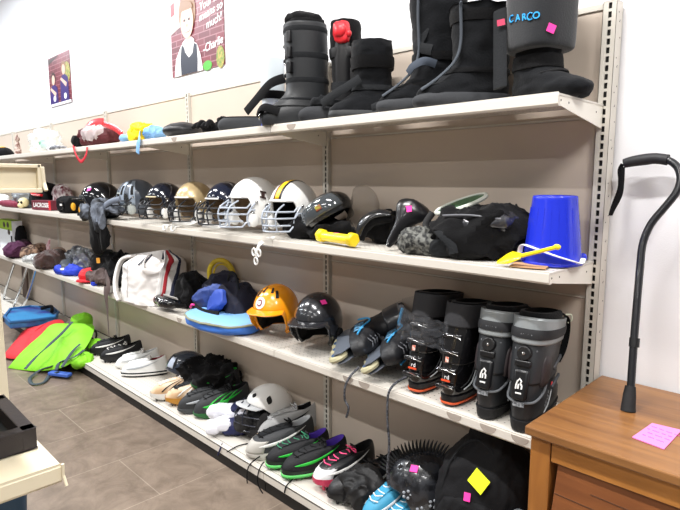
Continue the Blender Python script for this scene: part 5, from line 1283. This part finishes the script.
# bodyboard
q = py(32, 320, -.3)
t = thing('body_board', 'blue and purple patterned foam board lying above the red bag at left', 'board', (-4.85, -.25, .118), 0, rx=-4, ry=0)
oo_ = V(t.location)
cs = [(4, 322), (10, 313), (30, 309), (52, 309), (58, 314), (54, 320), (30, 325), (10, 328)]
out = []
for a, b in cs:
    p_ = pz(a, b, .17); out.append((p_.x + 4.85, p_.y + .25))
G().slab(out, .02, .075).build('body', mat('wave_print', '#27357e', .5, col2='#2f7fb4', vscale=5), t, bevel=.01, smooth=False)
G().tube([V((x, y, .078)) for x, y in out], .012, n=8, closed=True).build('edge_roll', mat('board_edge', '#255f94', .5), t)
G().tube(smooth_path([V((.0, .05, .09)), V((.1, .1, .12)), V((.25, .06, .1))], 12), .015, n=8).build('leash', black_fab, t)
def hull_bag(name, label, cat, px, zf, mt, z_low, thick, seed, amp=.012, sub=22):
    # soft flat bag over an outline measured on the place it lies; zf gives the height under it
    P_ = [pz(a, b, z) for a, b, z in px]; cx = sum((p_ for p_ in P_), V()) / len(P_)
    t = thing(name, label, cat, (cx.x, cx.y, z_low))
    N_ = 64; ring = smooth_path(P_ + [P_[0]], N_ + 1)[:-1]
    g = G(); rows = 9
    vs = []; fs = []
    for side in (1, -1):
        for j in range(rows + 1):
            k = j / rows
            for i in range(N_):
                r_ = ring[i]; e = 1 - k
                q_ = cx * k + r_ * e
                th = thick * (1 - e ** 3) if side == 1 else 0
                zz = r_.z * e + cx.z * k
                w_ = V((q_.x, q_.y, seed)) * 9
                d = (noise.noise(w_) + .6 * (.5 - abs(noise.noise(w_ * 2.3)))) * amp * min(1, k * 3)
                vs.append(V((q_.x - cx.x, q_.y - cx.y, zz - z_low + th + (d if side == 1 else 0) + (.004 if side == 1 else 0))))
    n2 = (rows + 1) * N_
    for s_ in range(2):
        for j in range(rows):
            for i in range(N_):
                a = s_ * n2 + j * N_ + i; b = s_ * n2 + j * N_ + (i + 1) % N_
                fs.append((a, b, b + N_, a + N_))
        fs.append(tuple(s_ * n2 + rows * N_ + i for i in range(N_)))
    for i in range(N_): fs.append((i, (i + 1) % N_, n2 + (i + 1) % N_, n2 + i))
    g.add(vs, fs); g.build('body', mt, t, ang=60); return t
redm = mat('red_fabric', '#c4252f', .7, bump=.2)
hull_bag('life_vest', 'red folded life vest lying partly under the lime green vest', 'life vest', [(2, 357, 0.02), (16, 340, .05), (24, 331, .10), (45, 325, .16), (60, 320, .17), (64, 326, .15), (50, 340, .12), (30, 357, .03), (14, 359, .02)], None, redm, 0, .05, 3)
lv = hull_bag('life_vest', 'lime green life vest spilling from the base shelf onto the floor', 'life vest', [(8, 368, .005), (22, 352, .06), (40, 336, .15), (52, 325, .22), (70, 324, .24), (92, 325, .24), (93, 334, .22), (84, 350, .16), (66, 366, .08), (40, 371, .02), (22, 370, .005)], None, lime, 0, .055, 7, amp=.02)
lo = V(lv.location)
def lpt(u, v, z): return pz(u, v, z) - lo
blk_web = mat('grey_webbing', '#36424a', .7)
G().tube(smooth_path([lpt(72, 322, .30), lpt(62, 333, .245), lpt(48, 346, .20), lpt(36, 357, .13), lpt(25, 369, .07)], 30), .014, n=8, flat=(.3, 1), up=(0, 0, 1)).build('zip_strap', blk_web, lv)
G().lump(lpt(82, 321, .22), (.09, .07, .06), seed=4, amp=.012, freq=8).build('collar_roll', lime, lv)
G().lump(lpt(80, 360, .09), (.13, .07, .045), seed=9, amp=.02, freq=7).build('side_panel', lime, lv)
G().lump(lpt(96, 345, .14), (.13, .06, .03), seed=12, amp=.014, freq=8).build('side_panel', lime, lv)
for pp in (((62, 367, .1), (72, 352, .16), (80, 344, .2)), ((56, 370, .06), (60, 362, .1), (74, 357, .14), (84, 350, .17))):
    G().tube(smooth_path([lpt(*a) for a in pp], 16), .012, n=8, flat=(.3, 1), up=(0, 0, 1)).build('strap', blk_web, lv)
G().tube(smooth_path([lpt(52, 366, .07), lpt(40, 370, .03), lpt(30, 378, .01), lpt(33, 384, .01), lpt(44, 382, .01), lpt(50, 374, .02), lpt(58, 372, .05)], 40), .010, n=8, flat=(.4, 1.2), up=(0, 0, 1)).build('loose_strap', blk_web, lv)
G().box(lpt(60, 374, .03), (.17, .05, .025), rot=(0, 0, .5)).build('blue_buckle', mat('buckle_blue', '#3f62b8', .5), lv, bevel=.006)
G().tube(smooth_path([lpt(88, 330, .2), lpt(96, 332, .2), lpt(95, 340, .15), lpt(90, 336, .2)], 16), .007, n=8).build('buckle_ring', char_plastic, lv)

def SH(label, u, v, y, rz, up_, so_, **k):
    p_ = pz(u, v, ZB); 
    return shoe(label, (p_.x, y, ZB + k.pop('dz', 0)), rz, up_, so_, **k)
wsh = mat('white_leather', '#e4e6e6', .45, coat=.1); wsole = mat('white_sole', '#dcdcd8', .5); bsole = mat('black_sole', '#141416', .55)
bsh = mat('black_mesh', '#15161a', .7, bump=.4, bscale=250)
# direction -Y with a lean to the left; black trio at the left
SH('black athletic shoe left of its pair, nearest the lime vest', 104, 355, -.16, -30, bsh, bsole, swoosh=white_plastic, studs=bsole, lift=.012, sc=1.0)
SH('black athletic shoe right of its pair, behind the white sneakers', 118, 361, -.17, -28, bsh, bsole, swoosh=white_plastic, lace=white_fab, studs=bsole, lift=.012, sc=1.0)
SH('white sneaker with grey lining, left of the white pair', 132, 368, -.15, -34, wsh, wsole, lining=lgrey_fab, lace=white_fab, swoosh=lgrey_fab, sc=1.02)
SH('white sneaker with dark red lining and black sole', 143, 375, -.19, -38, wsh, bsole, lining=mat('wine_lining', '#7d1f2e', .8), lace=white_fab, mid=wsole, swoosh=mat('grey_flash', '#a7adb4', .4), sc=1.04)
tanm = mat('tan_white_upper', '#e2d2bc', .55, col2='#c7a57f', vscale=7)
SH('tan and white studded cleat left of its pair, toe at the shelf edge', 170, 399, -.235, -22, tanm, wsole, stripes=bsh, lining=black_fab, lace=white_fab, studs=mat('stud_grey', '#54504c', .5), lift=.014, sc=1.02)
SH('tan and black three stripe cleat right of its pair', 184, 404, -.20, -20, tanm, mat('gold_sole', '#b9822f', .35), stripes=white_plastic, lining=black_fab, lace=black_fab, studs=mat('stud_grey', '#54504c'), lift=.014, toe=tanm, tongue=bsh, sc=1.05)
# black bicycle helmet sitting above the cleats
def bike_helmet(label, loc, rz, m_, sc=1, rx=0, ry=0, name='bike_helmet', vents=((0, .35, .6), (30, .4, .75), (-30, .4, .75), (62, .5, .8), (-62, .5, .8), (118, .5, .8), (-118, .5, .8), (180, .4, .7), (150, .4, .7), (-150, .4, .7)), vw=7, group='helmets on the base shelf', inner=foam_dark):
    t = thing(name, label, 'helmet', loc, rz, group, sc=sc, rx=rx, ry=ry)
    def elm(az): a = absaz(az); return -4 + 16 * math.cos(R(a)) * .5 - 10 * sst(60, 90, a) + 8 * sst(120, 180, a)
    f = hsurf(.10, .135, .115, .03, elm); sh_ = hshell(f, 'shell', [m_, inner], t, th=.022)
    for a, s0, s1 in vents:
        patch(f, 'vent', foam_dark, sh_, lambda s, a=a, s0=s0, s1=s1: a - vw * math.sin(PI * (s - s0) / (s1 - s0) * .94 + .1), lambda s, a=a, s0=s0, s1=s1: a + vw * math.sin(PI * (s - s0) / (s1 - s0) * .94 + .1), s0, s1, off=.0015)
    for sx in (-1, 1): G().tube(smooth_path([V((sx * .09, -.04, .02)), V((sx * .07, -.03, -.03)), V((0, -.03, -.06))], 12), .006, n=8, flat=(.3, 1)).build('strap', black_fab, t)
    return t, f
p_ = pz(188, 372, ZB + .1)
bk, _ = bike_helmet('dark slate vented helmet on top of the cleats and black gloves', (at(189, 360, -.12), -.135, ZB + .115), -45, mat('slate_gloss', '#2b3340', .25, coat=.6), sc=.95)
patch(_, 'pale_flash', mat('pale_slate', '#aab4c4', .35), bk, 35, 60, .45, .85, off=.003)
t = lumpy('gym_bag', 'pile of black sports gloves and fabric behind the cleats', 'clothing', (at(214, 375, -.07), -.10, ZB), 10, (.22, .10, .13), black_fab, 41, amp=.045, freq=11, n=100, m=60)
# grey-black-green shoes
dg = mat('dark_grey_mesh', '#2a2c2f', .65, bump=.4, bscale=250); grn = mat('green_flash', '#27b83a', .45)
SH('charcoal sports shoe with green flash, left of its pair behind the glove', 205, 409, -.20, -24, dg, mat('charcoal_sole', '#3b3e40', .6), swoosh=mat('grey_flash', '#a7adb4'), lining=black_fab, lace=char_fab, high=.012, sc=1.08)
SH('black sports shoe with bright green side, right of its pair', 222, 413, -.165, -22, dg, mat('dark_green_sole', '#1d5a2a', .5), swoosh=grn, stripes=grn, lining=black_fab, lace=black_fab, high=.02, sc=1.10)
SH('black and green trainer lying on top of the charcoal pair', 226, 400, -.11, -48, bsh, mat('dark_green_sole', '#1d5a2a'), swoosh=grn, dz=.10, lining=grn, lace=black_fab, sc=1.0, ry=14)
# white and navy batting gloves / cleats
t = thing('lacrosse_glove', 'white and navy padded glove with a navy lace hanging over the shelf edge', 'glove', (pz(222, 436, ZB).x, -.275, ZB), -35)
wn = mat('white_pad', '#dfe0ea', .6, bump=.2); nv = mat('navy_pad', '#1a1f4a', .7, bump=.2)
G().lump((0, .03, .035), (.055, .08, .035), seed=4, amp=.01, freq=12, floor=0).build('palm', nv, t)
for i in range(3): G().lump((-.035 + .035 * i, -.03, .055), (.019, .04, .024), seed=i, amp=.003, freq=14, n=30, m=20, p=2.8).build('finger_pad', wn, t)
for i in range(3): G().lump((-.035 + .035 * i, -.085, .04), (.018, .035, .022), seed=i + 4, amp=.003, freq=14, n=30, m=20, p=2.8).build('finger_pad', wn, t)
G().lump((0, .06, .065), (.06, .035, .028), seed=8, amp=.005, freq=12, p=3).build('cuff', wn, t)
strap_path(t, 'navy_lace', nv, [py(224, 440, -.33), py(221, 447, -.385), py(218, 455, -.392)], .004, flat=(1, 1))
t2 = thing('lacrosse_glove', 'white padded glove half under the masked white helmet, behind the navy laced glove', 'glove', (pz(213, 426, ZB).x, -.20, ZB), -50)
G().lump((0, .0, .045), (.06, .10, .045), seed=14, amp=.012, freq=12, floor=0).build('palm', wn, t2)
for i in range(3): G().lump((-.035 + .035 * i, -.06, .06), (.018, .045, .024), seed=i, amp=.003, freq=14, n=30, m=20, p=2.8).build('finger_pad', wn, t2)
G().lump((0, .05, .08), (.055, .03, .02), seed=5, amp=.004, freq=12).build('navy_cuff', nv, t2)
# white lacrosse style helmet
wh, fw_ = bike_helmet('white vented lacrosse helmet with a dark wire mask on the base shelf', (at(270, 410, -.12), -.13, ZB + .125), -18, white_plastic, sc=.90, rx=-12, name='lacrosse_helmet', vents=((70, .55, .80), (-70, .55, .80), (20, .62, .78), (-20, .62, .78)), vw=8)
G().grid(lambda u, v: fw_(R(-60 + 120 * u), 1, .0) + V((0, -.06 * v * math.cos(R(-60 + 120 * u)) ** .6, -.012 * v)), 24, 6).build('visor', [lgrey_fab], wh, solid=.005)
g = G()
for z, am, ex in ((.02, 62, .055), (-.025, 66, .065), (-.07, 62, .06), (-.105, 50, .045)):
    g.tube([V((math.sin(R(a)) * .10, -math.cos(R(a)) * (.135 + ex) + .01, z)) for a in range(-am, am + 1, 6)], .0034, n=7)
for a in (-30, 0, 30): g.tube(smooth_path([V((math.sin(R(a)) * .10, -math.cos(R(a)) * (.135 + e_) + .01, z)) for z, e_ in ((.045, .03), (.0, .06), (-.05, .064), (-.105, .045))], 14), .0034, n=7)
g.build('face_mask', mat('navy_wire', '#161a2c', .35, coat=.3), wh)
G().lump((0, -.13, -.085), (.055, .05, .045), seed=4, amp=.006, freq=12, p=2.6).build('chin_guard', foam_dark, wh)
for sx in (-1, 1): G().lump((sx * .085, -.03, -.05), (.03, .06, .06), seed=5, amp=.006, freq=14).build('cheek_pad', foam_dark, wh)
t = lumpy('shin_pad', 'black padded guard under the white lacrosse helmet', 'pad', (at(262, 430, -.15), -.15, ZB), -10, (.12, .11, .05), foam_dark, 17, amp=.012, freq=10)
# grey swoosh shoes
gm = mat('grey_mesh', '#333538', .6, bump=.35, bscale=220); gsole = mat('light_grey_sole', '#b3b0aa', .55)
SH('dark grey shoe with large white flash and pale sole in front of the white helmet', 288, 448, -.21, -22, gm, gsole, swoosh=white_plastic, lining=lgrey_fab, lace=black_fab, toe=gsole, tongue=char_fab, L=.30, Wd=.108, sc=1.12, high=.012)
SH('light grey shoe leaning behind the dark grey white flash shoe', 302, 432, -.10, -28, mat('pale_grey_upper', '#a4a5a6', .6, bump=.2), mat('tan_sole', '#b09a80', .6), swoosh=char_fab, lining=black_fab, lace=lgrey_fab, sc=1.08, high=.02, dz=.02)
# dark shoes with green soles and purple lining
pur = mat('purple_lining', '#4d2fa0', .75); gso = mat('green_edge', '#5fd06a', .5)
SH('black shoe with purple lining and green sole edge, left of its pair', 297, 463, -.22, -24, bsh, mat('blk_green_sole', '#1b2a20', .5), mid=gso, swoosh=grn, lining=pur, lace=mat('teal_lace', '#2f7a5a', .7), studs=grn, lift=.010, sc=1.05)
SH('black shoe with purple lining and green sole edge, right of its pair', 318, 470, -.22, -22, bsh, mat('blk_green_sole', '#1b2a20'), mid=gso, swoosh=grn, lining=pur, lace=black_fab, studs=grn, lift=.010, sc=1.08)
blp = mat('black_leather', '#16171b', .35, coat=.2)
SH('black cleat with white flash and pink laces', 345, 482, -.19, -14, blp, mat('pink_sole', '#c43a5a', .5), swoosh=white_plastic, toe=mat('white_flash', '#e8e8ea', .4), lining=black_fab, lace=mat('pink_lace', '#ff4d86', .6), studs=mat('pink_sole', '#c43a5a'), lift=.014, sc=1.06, dz=.012)
SH('scuffed all-black boot shoe at the front edge by the pink laced cleat', 352, 500, -.21, -22, mat('scuffed_black', '#1e1e20', .45, bump=.3), bsole, lining=black_fab, lace=black_fab, studs=bsole, lift=.012, sc=1.05)
SH('black cleat with white and red marks behind the scuffed black one', 372, 492, -.14, -10, blp, mat('grey_stud_sole', '#3a3a3c', .5), swoosh=white_plastic, lining=black_fab, lace=black_fab, studs=red_pl, lift=.012, sc=1.02)
# laces hanging over the front edge
for lab, pts in (('black shoelace hanging over the edge below the grey shoe, left one', [pz(262, 455, ZB + .02), py(256, 459, -.37), py(249, 466, -.392), py(247, 476, -.393), py(248, 487, -.393), py(252, 492, -.393)]),
                 ('black shoelace hanging below the left purple lined shoe', [pz(264, 462, ZB + .02), py(261, 466, -.38), py(258, 474, -.393), py(258, 484, -.393), py(263, 494, -.393)]),
                 ('black shoelace at the front edge below the right purple lined shoe', [pz(306, 466, ZB + .05), pz(295, 477, ZB + .01), pz(287, 485, ZB + .006), py(285, 490, -.388), py(284.5, 493, -.392)]),
                 ('black shoelace lying across the deck right of the navy gloves', [pz(262, 440, ZB + .03), pz(250, 443, ZB + .006), pz(238, 446, ZB + .006), pz(227, 452, ZB + .006)])):
    hang(lab, pts, .0028, black_fab, 'loose shoelaces')
# black bag with blue shoes at the lower edge
t = lumpy('drawstring_bag', 'black shiny bag with a white letter in front of the blue laced shoe', 'bag', (py(356, 500, -.25).x + .045, -.265, ZB), 10, (.10, .075, .075), mat('black_nylon', '#0b0b0d', .6, bump=.3), 9, amp=.022, freq=10, n=90, m=50)
tb = mat('turquoise_upper', '#3a93b8', .55); 
SH('turquoise blue shoe with white laces beside the spiked helmet, left of two', 388, 518, -.235, -10, tb, wsole, swoosh=white_plastic, lining=grey_fab, lace=white_fab, sc=.95, dz=.035, rx=8)
SH('turquoise and white shoe with white laces under the spiked helmet, right of two', 408, 522, -.235, -4, tb, wsole, swoosh=white_plastic, lining=grey_fab, lace=white_fab, toe=wsh, sc=.92, dz=.0)
# spiked helmet
q = py(420, 490, -.13)
mh = thing('spiked_helmet', 'speckled black helmet with a crest of rubber spikes and a pink sticker', 'helmet', (q.x + .035, -.15, ZB), -48, sc=.98)
def elm5(az): a = absaz(az); return 6 + (-40 - 6) * sst(50, 80, a)
fm = hsurf(.125, .15, .14, .135, elm5); hshell(fm, 'shell', [mat('speckled_black', '#15161a', .25, coat=.5, col2='#2d2f34', vscale=35), foam_dark], mh, th=.02)
sp0_ = None
for i in range(34):
    th = R(22 + i * 4.7); y = -math.cos(th) * .15; z = math.sin(th) * .14 + .135; nn = V((0, -math.cos(th), math.sin(th) * 1.05)).normalized()
    if sp0_ is None:
        sp0_ = G().tube([(0, 0, -.004), (0, 0, .012), (0, .002, .03), (0, .006, .046)], [.0062, .0056, .0042, .0015], n=8).build('spike', black_rubber, mh); ob = sp0_
    else:
        ob = sp0_.copy(); COL.objects.link(ob); ob.parent = mh
    ob.location = (0, y, z); ob.rotation_euler = (math.acos(max(-1, min(1, nn.z))) * (1 if nn.y < 0 else -1), 0, 0)
sp_ = fm(R(62), .42, .003); sticker(mh, sp_, (sp_.x, sp_.y, sp_.z - .135), .03, h=.026)
for a, s_ in ((80, .8), (60, .85), (98, .7)):
    p_ = fm(R(a), s_, .002); g = G()
    for k in range(5): 
        an = k * 1.256; g.ell(p_ + V((0, math.cos(an) * .014, math.sin(an) * .014)), (.004, .006, .006), n=8, m=6)
    g.build('floral_print', mat('print_silver', '#9aa0a8', .4), mh)
patch(fm, 'vent', foam_dark, mh, 40, 52, .40, .50, off=.001); patch(fm, 'vent', foam_dark, mh, 24, 32, .52, .60, off=.001)
# large black backpack
q = py(488, 480, -.16)
t = thing('backpack', 'large black backpack with yellow note under the third shelf by the cabinet', 'backpack', (q.x - .005, -.165, ZB), 8)
def bp_(u, v):
    a = 2 * PI * u; z = .475 * v; k = (1 - .62 * sst(.55, 1.0, v) ** 1.6)
    q_ = V((.155 * k * sgp(math.cos(a), .7) + .02 * v, .14 * (1 - .5 * sst(.5, 1, v)) * sgp(math.sin(a), .7), z)); n_ = V((q_.x, q_.y, 0)).normalized(); w_ = V((q_.x, q_.y, q_.z * .7)) * 16
    return q_ + n_ * .016 * (noise.noise(w_) + .8 * (.5 - abs(noise.noise(w_ * 1.7))))
G().grid(bp_, 90, 60, closed=True, cap0=True, cap1=True).build('body', mat('black_pack_cloth', '#0f0f12', .8, bump=.3, spec=.3), t, ang=60)
def bpoint(u, v, y=None):
    """place on the bag seen at a given spot"""
    best = None
    for i in range(180):
        for j in range(60):
            uu = i / 180; vv = j / 60; c_ = bp_(uu, vv); wp = t.matrix_basis @ c_; d = wp - CAM; k = d.dot(FW)
            if c_.y > 0.02: continue
            e = (340 + FPX * d.dot(RT) / k - u) ** 2 + (255 - FPX * d.dot(UP) / k - v) ** 2
            if best is None or e < best[0]: best = (e, uu, vv)
    uu, vv = best[1:]; a_ = bp_(uu, vv); n_ = (bp_((uu + .012) % 1, vv) - bp_((uu - .012) % 1, vv)).cross(bp_(uu, min(1, vv + .03)) - bp_(uu, vv - .03)).normalized()
    if n_.y > 0: n_ = -n_
    return a_, n_
a_, n_ = bpoint(481, 481); sticker(t, a_ + n_ * .010, n_, .062, m=yellow_note, h=.052, spin=-.40, name='yellow_note', label='yellow handwritten note')
a_, n_ = bpoint(469.5, 498.5); sticker(t, a_ + n_ * .008, n_, .022, h=.026, spin=.1)
G().lump((0, -.13, .14), (.11, .035, .12), seed=5, amp=.012, freq=8, p=3).build('front_pocket', mat('black_pack_cloth', '#0f0f12'), t)
G().tube(smooth_path([V((-.10, -.14, .05)), V((-.11, -.13, .2)), V((-.08, -.1, .36)), V((0, -.08, .44)), V((.09, -.09, .36)), V((.12, -.12, .2)), V((.11, -.14, .05))], 40), .004, n=6).build('zip', char_fab, t)
t = lumpy('silver_item', 'small silver crumpled item between the backpack and the cabinet', 'wrap', (py(524, 506, -.25).x - .01, -.27, ZB), 0, (.028, .05, .14), mat('silver_foil', '#9ea3a8', .25, metal=.6), 3, amp=.01, freq=14); t.name = 'foil_pack'

# ------------------------------------------------------------------ light
def area(x, y, z, sx, sy, e, col=(1, 1, 1), rz=0):
    l = bpy.data.lights.new('ceiling_tube_light', 'AREA'); l.shape = 'RECTANGLE'; l.size = sx; l.size_y = sy; l.energy = e; l.color = col
    o = bpy.data.objects.new('ceiling_tube_light', l); COL.objects.link(o); o.location = (x, y, z); o.rotation_euler = (0, 0, rz)
for x in (-7.9, -5.4, -2.9, -.4, 1.9):
    for y, e in ((-1.3, 64), (-3.1, 27), (-5.3, 18)):
        area(x, y, 3.45, 1.2, .08, e, (1, .98, .96) if x > -4 else (.9, .95, 1))
wd = bpy.data.worlds.new('world'); scene.world = wd; wd.use_nodes = True
bg = wd.node_tree.nodes['Background']; bg.inputs['Color'].default_value = (1, .94, .88, 1); bg.inputs['Strength'].default_value = .15
scene.view_settings.view_transform = 'Standard'; scene.view_settings.look = 'None'; scene.view_settings.gamma = 1
scene.view_settings.use_curve_mapping = False; scene.view_settings.exposure = 0.5
